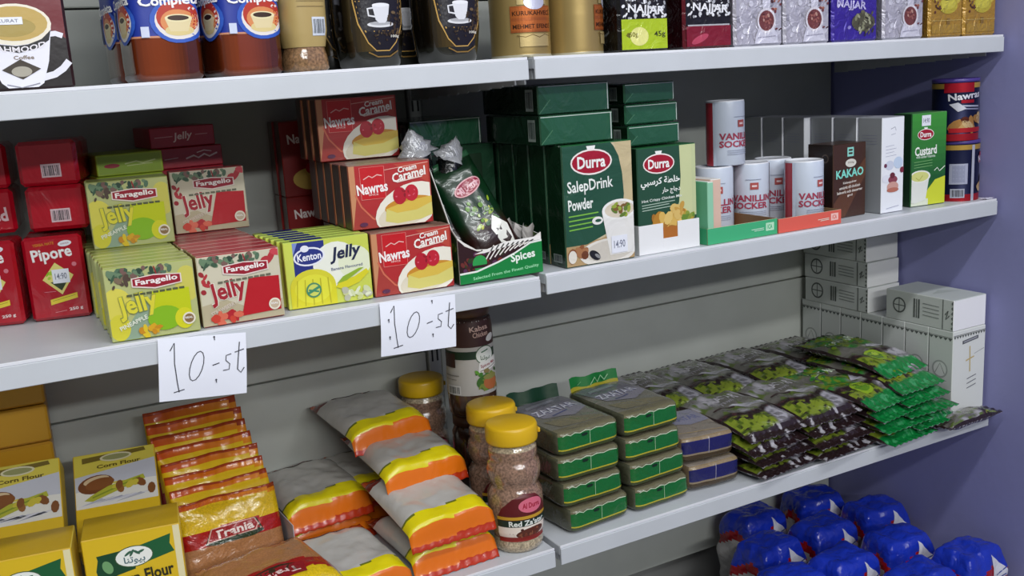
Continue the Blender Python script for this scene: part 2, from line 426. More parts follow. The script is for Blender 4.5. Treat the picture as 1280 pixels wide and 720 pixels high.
def jelly_row(me, x, y, z, n, dy, dx, rot, kind, gr, where):
    for k in range(n):
        pos = 'front box' if k == 0 else ('rearmost box' if k == n-1 else ('second', 'third', 'fourth', 'fifth', 'sixth', 'seventh', 'eighth', 'ninth', 'tenth', 'eleventh', 'twelfth')[k-1]+' box')
        put('jelly_box', f'{kind}, {pos} of the {where}', 'jelly box', me, x+dx*k+.0008*((k*7) % 3-1), y+dy*k, z+.0003, rot, gr)
GL = 'pineapple jelly boxes'; GS = 'strawberry jelly boxes'; BOT = 'bottom row'; UP = 'upper row'
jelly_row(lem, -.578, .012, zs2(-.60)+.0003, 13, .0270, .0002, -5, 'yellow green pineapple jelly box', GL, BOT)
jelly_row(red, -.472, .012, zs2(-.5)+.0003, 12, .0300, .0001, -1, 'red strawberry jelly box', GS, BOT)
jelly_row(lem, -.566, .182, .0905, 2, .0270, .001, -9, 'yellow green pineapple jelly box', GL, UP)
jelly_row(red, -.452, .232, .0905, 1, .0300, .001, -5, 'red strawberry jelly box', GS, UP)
def art_flat(a, red):
    a.rect(.02, .06, .98, .94, '#a3172a' if red else '#8aa62c')
    if red: a.text('Jelly', .5, .5, .3, .5, '#e8cfc8', .02, 4, .2); a.line([(.06, .52), (.34, .54)], .012, '#d79a9a'); a.line([(.7, .56), (.9, .57)], .012, '#d79a9a')
    else: a.ell(.22, .45, .12, .035, '#98162b'); a.line([(.42, .5), (.6, .6), (.7, .48), (.9, .62)], .02, '#c3d088'); a.line([(.45, .4), (.85, .45)], .012, '#c3d088')
lemf = carton('lemon_flat', .088, .10, .029, dict(all='#9db52f'), lambda a: art_flat(a, False))
redf = carton('red_flat', .092, .10, .029, dict(all='#a3172a'), lambda a: art_flat(a, True))
def art_redar(a):
    a.rect(.02, .06, .98, .94, '#a51c2e'); a.line([(.08, .45), (.3, .5)], .012, '#e2b6b6'); a.line([(.42, .42), (.55, .56), (.62, .42), (.72, .6), (.8, .45), (.93, .62)], .026, '#ecd3d0'); a.line([(.6, .7), (.72, .8), (.84, .72)], .016, '#ecd3d0')
redg = carton('red_flat_script', .092, .10, .029, dict(all='#a3172a'), art_redar)
for k in range(4): put('jelly_box', 'lime green box lying flat with small red logo, '+('lowest', 'second from the bottom', 'third', 'topmost')[k]+' of four', 'jelly box', lemf, -.545+.002*(k % 2), .248, .0905+.0297*k, 3, 'jelly boxes lying flat')
for k in range(5): put('jelly_box', ('red box lying flat with light script, ' if k < 4 else 'red box lying flat reading Jelly, ')+('lowest', 'second', 'third', 'fourth', 'topmost')[k], 'jelly box', redg if k < 4 else redf, -.456-.008*(k == 4), .282, .0900+.0298*k, 4, 'jelly boxes lying flat')

# --- banana jelly
def art_kent(a):
    a.rect(0, 0, 1, 1, '#c9d256'); a.rect(0, 0, .10, 1, '#ccd75a'); a.rect(.10, .45, .47, .99, '#24307e'); a.poly([(.10, .8), (.16, .99), (.10, .99)], '#7d8fd0')
    a.ell(.60, .60, .28, .27, '#eceee0'); a.ell(.82, .60, .2, .2, '#e3e8c8')
    a.ell(.285, .765, .185, .11, '#e8eaf4', 4); a.ell(.285, .765, .165, .09, '#26337f', 4); a.ell(.24, .89, .05, .04, '#e8eaf4'); a.text('Kenton', .285, .765, .28, .115, '#f4f5fb', .02, 3)
    a.text('Jelly', .72, .75, .36, .25, '#1c2446', .035, 5, .25); a.text('Banana Flavoured', .72, .54, .38, .045, '#5d6488', .01, 3)
    a.ell(.30, .30, .27, .21, '#d6cf33', a0=0, a1=180, n=14); a.rect(.03, .0, .57, .30, '#d9d229'); a.ell(.30, .27, .22, .17, '#e0dd3c')
    for i in range(5): a.line([(.09+.1*i, .02), (.12+.09*i, .42)], .012, '#b8b025')
    a.poly([(.56, .25), (.66, .20), (.85, .28), (.98, .42), (.95, .48), (.80, .38), (.62, .33)], '#d8cf28'); a.poly([(.58, .30), (.70, .33), (.92, .5), (.86, .5), (.66, .4)], '#8fae2e')
    a.blobs(3, 16, .66, .04, .97, .2, .03, .07, ['#dfe3c4', '#cfd6a8', '#c7cc8e', '#b8b8a4'])
    a.ell(.30, .25, .09, .09, '#4f8a63'); a.ell(.30, .25, .07, .07, '#cfd463'); a.line([(.22, .2), (.38, .3)], .03, '#3f8a68'); a.line([(.24, .26), (.36, .22)], .02, '#3f8a68')
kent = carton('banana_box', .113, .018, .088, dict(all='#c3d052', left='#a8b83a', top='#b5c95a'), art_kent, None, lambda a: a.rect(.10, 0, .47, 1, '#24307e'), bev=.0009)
for k in range(6):
    put('jelly_box', ('front' if k == 0 else ('second', 'third', 'fourth', 'fifth', 'rearmost')[k-1])+' yellow and blue banana jelly box of the short row', 'jelly box', kent, -.359-.0015*k, .036+.0215*k, zs2(-.38)+.0005, -5, 'banana jelly boxes')
# --- cream caramel
def art_car(a):
    a.rect(0, 0, 1, 1, '#b02a2c'); a.rect(0, 0, .07, 1, '#c88a62'); a.poly([(0, .0), (.5, 0), (.2, .25), (.07, .5)], '#a53a33')
    a.poly([(.55, .98), (1, .98), (1, .62), (.8, .78)], '#bb4637')
    a.line([(.42, .9), (.99, .97)], .008, '#e2a89a'); a.line([(.06, .55), (.12, .35), (.25, .15), (.45, .03)], .02, '#cf6a50')
    a.rect(.13, .46, .43, .97, '#c4161f'); a.line([(.13, .46), (.13, .97), (.43, .97), (.43, .46), (.13, .46)], .006, '#e38a80')
    a.line([(.17, .78), (.24, .83), (.28, .80), (.34, .84), (.4, .82)], .012, '#e9b8b0')
    a.text('Nawras', .27, .635, .38, .17, '#f6efec', .045, 4); a.text('SINCE', .28, .53, .12, .03, '#eebcb6', .02)
    a.text('Cream', .72, .90, .24, .09, '#f4eee6', .03, 8, .15); a.text('Caramel', .735, .80, .43, .15, '#f4eee6', .04, 9, .1); a.line([(.58, .69), (.9, .75)], .014, '#eccfc4')
    a.ell(.70, .27, .44, .27, '#ece6d6', 22); a.rect(.99, 0, 1, 1, '#b02a2c'); a.ell(.68, .20, .38, .16, '#ddd4bd', 15)
    a.ell(.72, .30, .32, .11, '#c98a2a', 5); a.poly([(.42, .28), (.40, .08), (.55, .03), (.85, .06), (1, .12), (1, .42)], '#d6cc72'); a.poly([(.42, .28), (.55, .2), (.8, .22), (1, .32), (1, .42), (.7, .38)], '#d9b84a')
    a.ell(.60, .47, .085, .105, '#b5182c'); a.ell(.75, .50, .085, .10, '#bf1c30'); a.blobs(2, 10, .55, .42, .80, .55, .012, .02, ['#d8566a', '#8f1020'])
    a.ell(.13, .07, .05, .025, '#5b2a4a')
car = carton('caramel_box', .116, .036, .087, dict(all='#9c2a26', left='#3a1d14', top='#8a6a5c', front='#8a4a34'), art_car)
GC = 'cream caramel boxes'
n_ = ['front', 'second', 'third', 'fourth', 'fifth', 'sixth']
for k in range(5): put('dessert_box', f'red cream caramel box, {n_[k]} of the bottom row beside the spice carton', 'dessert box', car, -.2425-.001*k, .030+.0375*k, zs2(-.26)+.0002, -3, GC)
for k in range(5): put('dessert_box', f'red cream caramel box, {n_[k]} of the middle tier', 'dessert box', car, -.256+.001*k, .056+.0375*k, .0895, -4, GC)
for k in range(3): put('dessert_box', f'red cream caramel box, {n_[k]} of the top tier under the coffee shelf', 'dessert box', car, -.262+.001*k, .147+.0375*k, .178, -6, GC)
def art_car2(a):
    a.rect(0, 0, 1, 1, '#8a2020'); a.text('Nawras', .42, .78, .62, .13, '#f0e4e0', .04, 3); a.ell(.5, .22, .35, .2, '#d6b45a'); a.ell(.5, .36, .1, .1, '#b5182c')
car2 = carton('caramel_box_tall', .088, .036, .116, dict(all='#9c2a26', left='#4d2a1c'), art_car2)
for k in range(2):
    for j in range(2): put('dessert_box', f'red dessert box standing on end in the dark corner, {("lower","upper")[j]} {("front","rear")[k]}', 'dessert box', car2, -.268, .318+.038*k, zs2(-.2)+.0003+.1165*j, -4, 'upright dessert boxes in the dark corner')
# --- spice display carton with bags
def spice_display():
    W, D, H = .133, .17, .165
    root = thing('display_carton', 'open green and white spice display carton with torn rim', 'carton', (-.1215, .016, .0012), 0)
    m = M('glossy_card')
    prof = [(0, 0), (W, 0), (W, .058), (W-.012, .052), (.09, .050), (.05, .044), (.028, .046), (.010, .058), (0, .066)]
    def ext(m, pts, fn, t, col, col2):
        for s_ in (0, 1):
            V = [Vector((x, y, 0)) for x, y in pts]
            for tr in tessellate_polygon([V]): m.face([fn(V[i].x, V[i].y, t*s_) for i in tr], col if s_ == 0 else col2, False)
        for i in range(len(pts)):
            a, b = pts[i], pts[(i+1) % len(pts)]; m.face([fn(*a, 0), fn(*b, 0), fn(*b, t), fn(*a, t)], lin('#d8d6d0'), False)
    ext(m, prof, lambda x, y, t: Vector((x, t, y)), .0015, lin('#e8e4dc'), lin('#c9c4bb'))
    a = Art(m, S_front(), W, .066)
    a.poly([(.0, .0), (.99, .0), (.99, .72), (.60, .72), (.4, .62), (.22, .66), (.08, .8), (0, .96)], '#2f1414')
    a.blobs(7, 40, .04, .25, .5, .62, .02, .05, ['#4a1f1c', '#6b2a24', '#3a1a33', '#5a2f52', '#7a2c20', '#2f3a1c'])
    for i in range(9): a.line([(.30+.06*i, .42+.03*i), (.42+.06*i, .74)], .014, '#e8e2da'); a.h -= a.dh
    a.poly([(.18, .60), (.55, .78), (.99, .80), (.99, .72), (.6, .68), (.3, .60)], '#efece6')
    a.ell(.24, .40, .085, .085, '#2c9a4a'); a.rect(.16, .30, .32, .36, '#2f1414')
    a.poly([(0, 0), (1, 0), (1, .72), (.86, .70), (.66, .52), (.45, .38), (.2, .25), (0, .24)], '#e9ece4')
    a.poly([(0, 0), (1, 0), (1, .68), (.86, .66), (.66, .48), (.45, .34), (.2, .21), (0, .20)], '#12803a')
    a.text('Spices', .76, .40, .30, .24, '#eef4ea', .035, 5); a.text('Selected From the Finest Quality', .55, .12, .80, .085, '#9fe0ae', .015, 3)
    link('front_panel', m.mesh('front_panel'), root)
    for sx, nm in ((0.0016, 'side_panel'), (W-.0016, 'side_panel')):
        m = M('glossy_card'); pts = [(.002, 0), (D, 0), (D, H), (.085, H), (.02, .075), (.002, .064)] if sx < .01 else [(.002, 0), (D, 0), (D, .075), (.06, .062), (.002, .055)]
        ext(m, pts, lambda x, y, t: Vector((sx+(t-.00075), x, y)), .0015, lin('#1c3a22'), lin('#1c3a22'))
        b = Art(m, lambda u, v, h: Vector((sx-.00075-h, D-u, v)), D, H); (b.line([(1-.085/D, 1), (1-.02/D, .075/H), (.99, .064/H)], .014, '#dfe2da') if sx < .01 else None); b.blobs(4, 14, .62, .08, .93, .36, .03, .06, ['#5d7a2c', '#8a3a20', '#32501f', '#a8783a'])
        link(nm, m.mesh(nm), root)
    m = M('glossy_card'); m.box(.002, D-.002, 0, W-.002, D, H, lin('#15301c'), .0005); link('back_panel', m.mesh('back'), root)
    m = M('paper')
    R = random.Random(4)
    rows = [[Vector((W-.010+.004*math.sin(i*1.7)+.0008*j+R.uniform(-.001, .001), .006+.0085*i, .047+.006*j+R.uniform(-.003, .003)+.004*math.sin(i*2.3))) for j in range(4)] for i in range(13)]
    m.grid(rows, lambda u, v: lin('#cfcac6'), False); link('torn_flap', m.mesh('torn_flap'), root)
spice_display()

def pillow(key, W, D, T, colf, mt='bag_film', seal=.012, seed=0, droop=0, lump=.004, nu=26, nv=40, arts=None, sag=.0, crimp=0, pw=3.2, fold=0, wave=0):
    """a filled bag lying flat: x across, y from 0 (front end) to D, z up; colf(side, fu, fv)"""
    def f():
        m = M(mt)
        def th(u, v):
            a = max(0, 1-abs(2*u/W)**pw)**.5
            e0 = min(1, max(0, (v-seal)/(.20*D))); e1 = min(1, max(0, (D-seal-v)/(.20*D)))
            return T/2*a*(e0*(2-e0))**.5*(e1*(2-e1))**.5+.0004
        def wv(u, v): return wave*max(0, (v/D-.72)/.28)**1.3*(math.sin(u*55+seed*1.7)+.5*math.sin(u*120+seed))
        def zc(v): return -droop*max(0, 1-v/(.42*D))**2
        def top(u, v, h=0):
            t = th(u, v); k = min(1, t/(T*.35)); nz = noise.noise(Vector((u*28+seed*7.1, v*24, seed)))*lump*k+noise.noise(Vector((u*70, v*60+seed*3, seed*2.3)))*lump*.4*k
            wr = math.sin(u*420+seed)*.0011*(1-k)
            return Vector((u*(1-.05*k), v, T/2+zc(v)+t+nz+wr+wv(u, v)+h-sag*abs(2*u/W)**3))
        def bot(u, v):
            t = th(u, v); k = min(1, t/(T*.35)); wr = math.sin(u*420+seed)*.0011*(1-k)
            return Vector((u*(1-.05*k), v, T/2+zc(v)-t+wr+wv(u, v)+noise.noise(Vector((u*30+9, v*30, seed+4)))*lump*.25*k-sag*abs(2*u/W)**3))
        us = [-W/2+W*i/nu for i in range(nu+1)]; vv = [D*j/nv for j in range(nv+1)]
        m.grid([[top(u, v) for v in vv] for u in us], lambda a, b: colf('top', a, b), True)
        m.grid([[bot(u, v) for v in vv] for u in us], lambda a, b: colf('bot', a, b), True, True)
        for u, fl in ((-W/2, True), (W/2, False)): m.grid([[top(u, v) for v in vv], [bot(u, v) for v in vv]], lambda a, b: colf('bot', 0, b), True, fl)
        for v, fl in ((0, False), (D, True)): m.grid([[top(u, v) for u in us], [bot(u, v) for u in us]], lambda a, b: colf('bot', b, 0), True, fl)
        if arts:
            arts(Art(m, lambda u, v, h: top(min(max(u-W/2, -W/2), W/2), min(max(v, 0), D), h), W, D, L=.011, h0=.0007, dh=.00012))
        for q in m.V:
            if fold and q.y < fold:   # the end tab tucked down in front
                a = (fold-q.y); q.z -= a*.75; q.y += a*.55
        return m.mesh(key, True)
    return cached(key, f)
def spice_col(side, a, b):
    if b > .955: return lin('#2a5a3a')
    return lin('#0b2c16') if b > .45 else mixc(lin('#0b2c16'), lin('#2b1210'), min(1, (.45-b)*6))
def spice_art(a):
    a.poly([(.1, .05), (.9, .05), (.8, .3), (.5, .42), (.2, .36)], '#2a1512'); a.poly([(.62, .08), (.86, .06), (.92, .28), (.7, .4), (.55, .3)], '#e4e4dc')
    a.blobs(8, 24, .25, .34, .85, .58, .03, .09, ['#5f8a26', '#8aa62c', '#3c6a1e', '#b0b838', '#2c5520'])
    a.ell(.55, .70, .33, .15, '#d9a2a8', 8); a.ell(.55, .70, .30, .125, '#8f1a34', 8); a.text('Al Durra', .55, .70, .46, .06, '#e3b8c0', .03, 8)
sb = pillow('spice_bag', .076, .172, .026, spice_col, 'soft_film', seed=2, arts=spice_art)
sb2 = pillow('spice_bag_dark', .050, .135, .024, lambda s, a, b: lin('#0c2415') if b > .5 else lin('#1c0f0c'), 'soft_film', seed=5)
put('spice_bag', 'dark green spice bag with red oval logo leaning in the display carton', 'spice bag', sb, -.031, .060, .012, (68, -20, 0), 'spice bags in the display carton')
put('spice_bag', 'dark unlabelled spice bag at the left in the display carton', 'spice bag', sb2, -.090, .085, .006, (72, -8, 0), 'spice bags in the display carton')
put('spice_bag', 'dark unlabelled spice bag behind the logo bag in the carton', 'spice bag', sb2, -.050, .130, .006, (78, -4, 0), 'spice bags in the display carton')
def foil_tuft(seed):
    m = M('satin_foil'); R = random.Random(seed); rows = []
    for i in range(9):
        t = i/8; r = .024*(1-t)**.75+.0012; rows.append([Vector(((r*(1+.55*noise.noise(Vector((k*.9, i*.8, seed)))))*math.cos(2*PI*k/14)*1.2, r*.6*math.sin(2*PI*k/14), .036*t+.006*noise.noise(Vector((k*.7, i, seed))))) for k in range(14)])
        rows[-1].append(rows[-1][0].copy())
    m.grid(rows, lambda a, b: lin('#b9babd'), True); return m.mesh('foil', True)
def twist_bag(label, loc, rot, seed):
    root = thing('foil_pouch', label, 'spice bag', loc, rot, 'silver topped pouches')
    b = M('bag_film'); b.lathe([(.0, 0), (.014, .002), (.018, .02), (.021, .045), (.012, .055)], lambda t, z: lin('#0c100f') if z < .044 else lin('#b9babd'), 18); link('pouch_body', b.mesh('pouch_body'), root)
    t = link('crumpled_top', foil_tuft(seed), root, (0, 0, .046)); t['label'] = 'crumpled silver foil top'
twist_bag('small dark pouch with pointed silver foil top beside the caramel box', (-.120, .116, .134), (6, -14, 0), 1)
twist_bag('small dark pouch with drooping silver foil top next to the spice bag', (-.094, .112, .120), (0, 22, 10), 2)

# --- green drink and coating mix boxes
GRN = '#244a33'
def art_salep(a):
    a.rect(0, 0, 1, 1, '#cdbf9c'); a.poly([(.75, 1), (1, 1), (1, .3), (.8, .45), (.83, .7)], '#c8b78e'); a.poly([(0, .0), (1, 0), (1, .3), (.5, .2), (0, .2)], '#b5976a')
    pts = [(0, 1), (.70, 1)]+[(.70+.17*math.sin(math.radians(t)), .98-.42*(1-math.cos(math.radians(t)))) for t in (15, 40, 65, 90)]+[(.85, .45), (.76, .32), (.6, .24), (.3, .17), (0, .17)]
    a.poly(pts, '#24503a')
    oval_logo(a, .41, .855, .30)
    a.text('SalepDrink', .38, .655, .66, .125, '#eef2ec', .015, 2); a.text('Powder', .23, .515, .36, .095, '#eef2ec', .025, 2)
    for i in range(4): a.line([(.05, .42-.038*i), (.48-.03*i, .43-.038*i)], .016, '#79b843'); a.h -= a.dh
    a.ell(.60, .08, .42, .17, '#e4dfd5'); a.ell(.62, .09, .36, .13, '#cfc8bb')
    a.blobs(6, 7, .03, .06, .3, .13, .05, .1, ['#8a5530', '#6f3f22', '#a8744a']); a.ell(.08, .08, .06, .08, '#e3ddd0')
    a.poly([(.53, .42), (1, .42), (1, .05), (.63, .05)], '#e8e6e2'); a.ell(.79, .43, .26, .13, '#efeeea'); a.ell(.79, .43, .22, .10, '#d9cdb8')
    a.ell(.46, .36, .08, .05, '#e8e6e2'); a.ell(.47, .36, .045, .02, '#24503a')
    a.blobs(9, 16, .68, .38, .95, .47, .03, .06, ['#7a5a26', '#95a63a', '#b99a5a', '#5f7a2c']); a.ell(.40, .07, .09, .05, '#1b1b1b', -35); a.ell(.44, .06, .05, .02, '#8a8a8a', -35)
    sticker(a, .77, .135, .24)
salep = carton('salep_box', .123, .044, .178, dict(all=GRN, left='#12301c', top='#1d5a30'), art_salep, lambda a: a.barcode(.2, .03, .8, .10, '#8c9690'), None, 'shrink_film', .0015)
salbk = carton('salep_back', .123, .044, .178, dict(all=GRN, left='#12301c'), None, None, None, 'shrink_film', .0015)
GD = 'green salep drink boxes'
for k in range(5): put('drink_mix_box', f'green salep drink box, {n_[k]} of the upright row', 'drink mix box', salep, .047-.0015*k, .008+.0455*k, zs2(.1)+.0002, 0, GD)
def art_end(a):
    a.rect(.0, .0, 1, 1, '#22553a'); a.poly([(.0, .0), (.12, .45), (.0, .9)], '#17492a'); a.line([(.0, .0), (.16, .5)], .008, '#4f7d5c'); a.line([(.985, 0), (.985, 1)], .012, '#c9cfca'); a.line([(0, .985), (1, .985)], .01, '#b9c6bc')
salf = carton('salep_flat', .122, .178, .042, dict(all=GRN, left='#0e2415'), art_end, lambda a: a.barcode(.8, .1, .93, .9, '#98a29c'), None, 'shrink_film', .0015)
put('drink_mix_box', 'green box lying flat on the salep boxes, lower one', 'drink mix box', salf, .024, .024, .1800, -2, GD)
put('drink_mix_box', 'green box lying flat on the salep boxes, topmost with pale edge', 'drink mix box', salf, .032, .040, .2228, -1, GD)
put('drink_mix_box', 'dark green box lying flat in the shade behind the flat pair', 'drink mix box', salf, -.102, .200, .180, 0, GD)
for k in range(4): put('drink_mix_box', f'dark green drink box in the shade behind the spice carton, {n_[k]}', 'drink mix box', salbk, -.083, .200+.0455*k, .0012, 0, 'green drink boxes in the shade')
def art_chick(a):
    a.rect(0, 0, 1, 1, '#254d38'); a.poly([(.72, 1), (1, 1), (1, .3), (.6, .3), (.70, .45), (.735, .7)], '#c9cf9c'); a.rect(.93, .3, 1, 1, '#c3cb9a')
    oval_logo(a, .36, .845, .27)
    a.text('\ufef2\ufe92\ufeb3\ufeae\ufedb \ufe94\ufec4\ufee0\ufea7', .38, .665, .68, .10, '#eef2ec', .03, 1); a.text('\ufead\ufe8e\ufea3 \ufe9d\ufe8e\ufe9f\ufea9', .56, .575, .32, .07, '#eef2ec', .02, 1)
    a.text('Hot Crispy Chicken Mix', .40, .50, .70, .035, '#dfe6de', .02, 2)
    for i in range(3): a.line([(.05, .455-.025*i), (.62-.1*(i % 2), .47-.025*i)], .012, '#a9bfae'); a.h -= a.dh
    a.blobs(3, 34, .24, .20, .8, .34, .05, .12, ['#c9973a', '#b57f2a', '#d9b25a', '#a8702a', '#e0c070']); a.blobs(5, 12, .55, .3, .75, .42, .05, .09, ['#d9b86a', '#c79a45']); a.blobs(8, 12, .75, .27, .98, .33, .04, .07, ['#8a9a3a', '#b99a3a', '#6a8a30'])
    a.rect(.3, .02, .7, .22, '#b06a26')
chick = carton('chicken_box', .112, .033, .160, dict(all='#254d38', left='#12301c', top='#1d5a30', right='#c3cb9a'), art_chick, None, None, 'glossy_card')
GK = 'green coating mix boxes'
for k in range(5): put('coating_mix_box', f'green and cream coating mix box with nuggets, {n_[k]} of the row', 'coating mix box', chick, .1835, .0155+.0342*k, zs2(.2)+.0025, 0, GK)
chf = carton('chicken_flat', .100, .16, .030, dict(all='#22553a', left='#0e2415'), art_end, lambda a: a.barcode(.78, .1, .9, .9, '#98a29c'), None, 'shrink_film', .002)
for k, (dx, dw, r) in enumerate(((0, 0, 2), (.004, 0, 0), (.012, 0, 3))): put('coating_mix_box', 'glossy green box lying flat above the nugget box, '+('lowest', 'middle', 'topmost, slightly skewed')[k], 'coating mix box', chf, .180+dx, .030+.012*k, .1655+.0315*k, r, 'coating mix boxes lying flat')
def tray(name, label, x, y, z, W, D, H, col, inner, hs=None, notch=None, rot=0, mark=False, hr=None):
    root = thing(name, label, 'tray', (x, y, z), rot)
    hs = hs or H; t = .0012
    m = M('white_carton')
    if notch:
        a, b, d = notch; m.box(0, 0, 0, a, t, H, lin(col), .0003); m.box(b, 0, 0, W, t, H, lin(col), .0003); m.box(a-.0003, 0, 0, b+.0003, t, H-d, lin(col), .0003)
    else: m.box(0, 0, 0, W, t, H, {'all': lin(inner), 'front': lin(col), 'top': lin('#c9b79a')}, .0003)
    if mark:
        a = Art(m, S_front(), W, H); a.rect(.83, .3, .95, .8, '#b9e6c4' if mark == 'g' else '#f3c4bb'); a.text('ICA' if mark == 'g' else 'ICA', .89, .55, .07, .3, col, .03); a.line([(.62, .5), (.80, .52)], .006, '#dff2e2'); a.line([(.66, .4), (.80, .42)], .006, '#dff2e2')
    link('front_panel', m.mesh('front_panel'), root)
    m = M('white_carton'); m.box(0, t, 0, t, D, hs, {'all': lin(inner), 'left': lin(col)}, .0003); link('side_panel', m.mesh('side_panel'), root)
    m = M('white_carton'); m.box(W-t, t, 0, W, D, hr or H, {'all': lin(inner), 'right': lin(col)}, .0003); link('side_panel', m.mesh('side_panel'), root)
    m = M('white_carton'); m.box(t, D-t, 0, W-t, D, H, lin(inner), .0003); m.box(t, t, 0, W-t, D-t, .001, lin(inner), .0003); link('tray_base', m.mesh('tray_base'), root)
tray('display_tray', 'white notched display tray holding the nugget coating boxes', .1812, .0125, zs2(.2)+.0003, .1165, .178, .045, '#e9e9ea', '#cfcdc8', notch=(.046, .074, .024))
tray('display_tray', 'mint green low tray holding vanilla tins', .310, .008, zs2(.4)+.0003, .146, .17, .026, '#3fae78', '#8a6c4a', mark='g')
tray('display_tray', 'coral red low tray holding vanilla tins', .4585, .008, zs2(.5)+.0003, .143, .17, .024, '#de5f50', '#8a6c4a', mark='r', rot=0)
m = M('white_carton'); m.box(0, 0, 0, .012, .10, .098, {'all': lin('#d9c0ae'), 'left': lin('#7fd0a4'), 'front': lin('#8fc9a8'), 'top': lin('#e8e4dc')}, .001); m.box(.0125, .008, 0, .034, .10, .100, {'all': lin('#d9b8a6'), 'top': lin('#e9e7e2')}, .001)
tag(link('upright_carton', m.mesh('upright_carton'), None, (.3135, .0105, zs2(.3)+.0016)), 'narrow mint and pink carton standing at the left end of the green tray', 'carton')
# --- vanilla tins
def vanilla(t0):
    def f():
        R = .0328; H = .1065; prof = [(0, 0), (R*.97, 0), (R, .0015), (R, H-.002), (R*.985, H)]
        b = M('glossy_card'); b.lathe(prof, lambda t, z: lin('#ccd5e4'), 44)
        a = Art(b, S_cyl([(R, 0), (R, H)]), .19, H, L=.006)
        a.rect(-.29, .0, -.19, .99, '#a8323e'); a.rect(.30, .0, .40, .99, '#a8323e')
        a.rect(-.19, 0, -.16, .99, '#c9d3e4')
        a.text('VANILLIN', .06, .46, .38, .105, '#a63a52', .028); a.text('SOCKER', .04, .34, .34, .105, '#a63a52', .035)
        a.rect(.04, .60, .115, .71, '#b0524f'); a.rect(.055, .64, .1, .67, '#e8d0d0'); a.line([(.0, .76), (.14, .76)], .006, '#9aa2b4')
        for i in range(3): a.line([(-.06, .24-.03*i), (.2, .24-.03*i)], .006, '#a3a9bb'); a.h -= a.dh
        t = M('plastic'); t.lathe([(R*.985, H), (R*.985, H+.0015), (R*.93, H+.0022), (R*.92, H+.0002), (0, H+.0002)], lambda a_, z: lin('#e6e8ee'), 44)
        return b.mesh('tin_body'), t.mesh('tin_lid')
    return cached('van', f)
def tin(label, x, y, z, rot):
    b, t = vanilla(0); thing('vanilla_sugar_tin', label, 'tin', (x, y, z), rot, 'vanilla sugar tins', None, [('tin_body', b), ('lid', t)])
z2 = zs2(.4)+.0016
tin('white vanilla sugar tin standing on top of the others, above the green tray', .446, .122, z2+.1086, -14)
tin('white vanilla sugar tin at the back of the green tray, beneath the single top tin', .4195, .122, z2, -52)
tin('white vanilla sugar tin at the left of the coral tray, letters facing forward', .4945, .116, z2, -54)
tin('white vanilla sugar tin at the back right of the coral tray, half hidden', .5645, .1345, z2, -50)
tin('white vanilla sugar tin in the front of the coral tray beside the cocoa box', .5645, .058, z2, -16)

# --- cocoa, baking cartons, custard, milk powder tins
def art_kakao(a):
    a.poly([(0, 0), (.35, 0), (1, .55), (1, .8), (0, .2)], '#5d3a26'); a.rect(.42, .83, .62, .955, '#8fd6c8'); a.rect(.46, .86, .58, .885, '#3c2418'); a.rect(.46, .905, .58, .93, '#3c2418')
    a.ell(.53, .74, .17, .09, '#dcd9cf'); a.text('250g', .53, .745, .2, .03, '#6a5a4a', .01)
    a.text('KAKAO', .5, .605, .86, .12, '#86e0cf', .055, 2)
    for i, t in enumerate(('Kakaopulver', 'utmärkt till choklad-', 'bakverk och desserter', 'god')): a.text(t, .5, .475-.06*i, (.42, .66, .8, .16)[i], .04, '#e4dcd2', .02, 3)
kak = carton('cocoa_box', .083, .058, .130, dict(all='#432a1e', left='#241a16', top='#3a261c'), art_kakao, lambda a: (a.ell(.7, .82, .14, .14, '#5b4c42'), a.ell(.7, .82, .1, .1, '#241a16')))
put('cocoa_box', 'dark brown cocoa box with mint lettering next to the vanilla tins', 'cocoa box', kak, .6205, .045, zs2(.6)+.0003, 2)
def art_cake(a):
    a.line([(.38, .88), (.58, .90), (.62, .86)], .02, '#8a8ca0'); a.line([(.4, .82), (.6, .83)], .015, '#9a9cb0')
    for i in range(4): a.line([(.15, .70-.035*i), (.55+.1*(i % 2), .71-.035*i)], .014, '#a4a6bc'); a.h -= a.dh
    a.ell(.35, .50, .2, .16, '#cdd3e4'); a.ell(.75, .52, .22, .2, '#c4d4ea'); a.ell(.15, .5, .07, .07, '#6d3550'); a.ell(.2, .36, .2, .14, '#e3e4ee')
    a.ell(.5, .345, .22, .13, '#8c4150'); a.ell(.48, .39, .12, .1, '#6a2534'); a.ell(.5, .27, .27, .17, '#cf9d92'); a.ell(.5, .235, .28, .08, '#b9705e'); a.ell(.93, .44, .1, .1, '#7c2038'); a.line([(.2, .04), (.8, .06)], .02, '#a9abc0')
cake = carton('baking_carton', .055, .055, .170, dict(all='#b9bac8', left='#93969a', front='#eceef4', top='#9a9ba4'), art_cake, lambda a: [a.line([(.15, .82-.03*i), (.8, .82-.03*i)], .012, '#8587a0') for i in range(4)], None, 'white_carton')  # left side greyed: shade put into the white carton's colour
put('baking_carton', 'white carton with cupcake picture in front of the shade-greyed row', 'carton', cake, .721, .028, zs2(.7)+.0003, -1, 'white baking cartons in a row')
for k, (dx, lab) in enumerate(((0, 'second'), (0, 'third'), (-.012, 'fourth, with a pale strip of front showing'), (-.012, 'fifth'), (-.012, 'rearmost'))):
    put('baking_carton', f'shade-greyed white carton behind the cupcake carton, {lab}', 'carton', cake, .721+dx-.001*k, .086+.0575*k, zs2(.7)+.0003, -1, 'white baking cartons in a row')
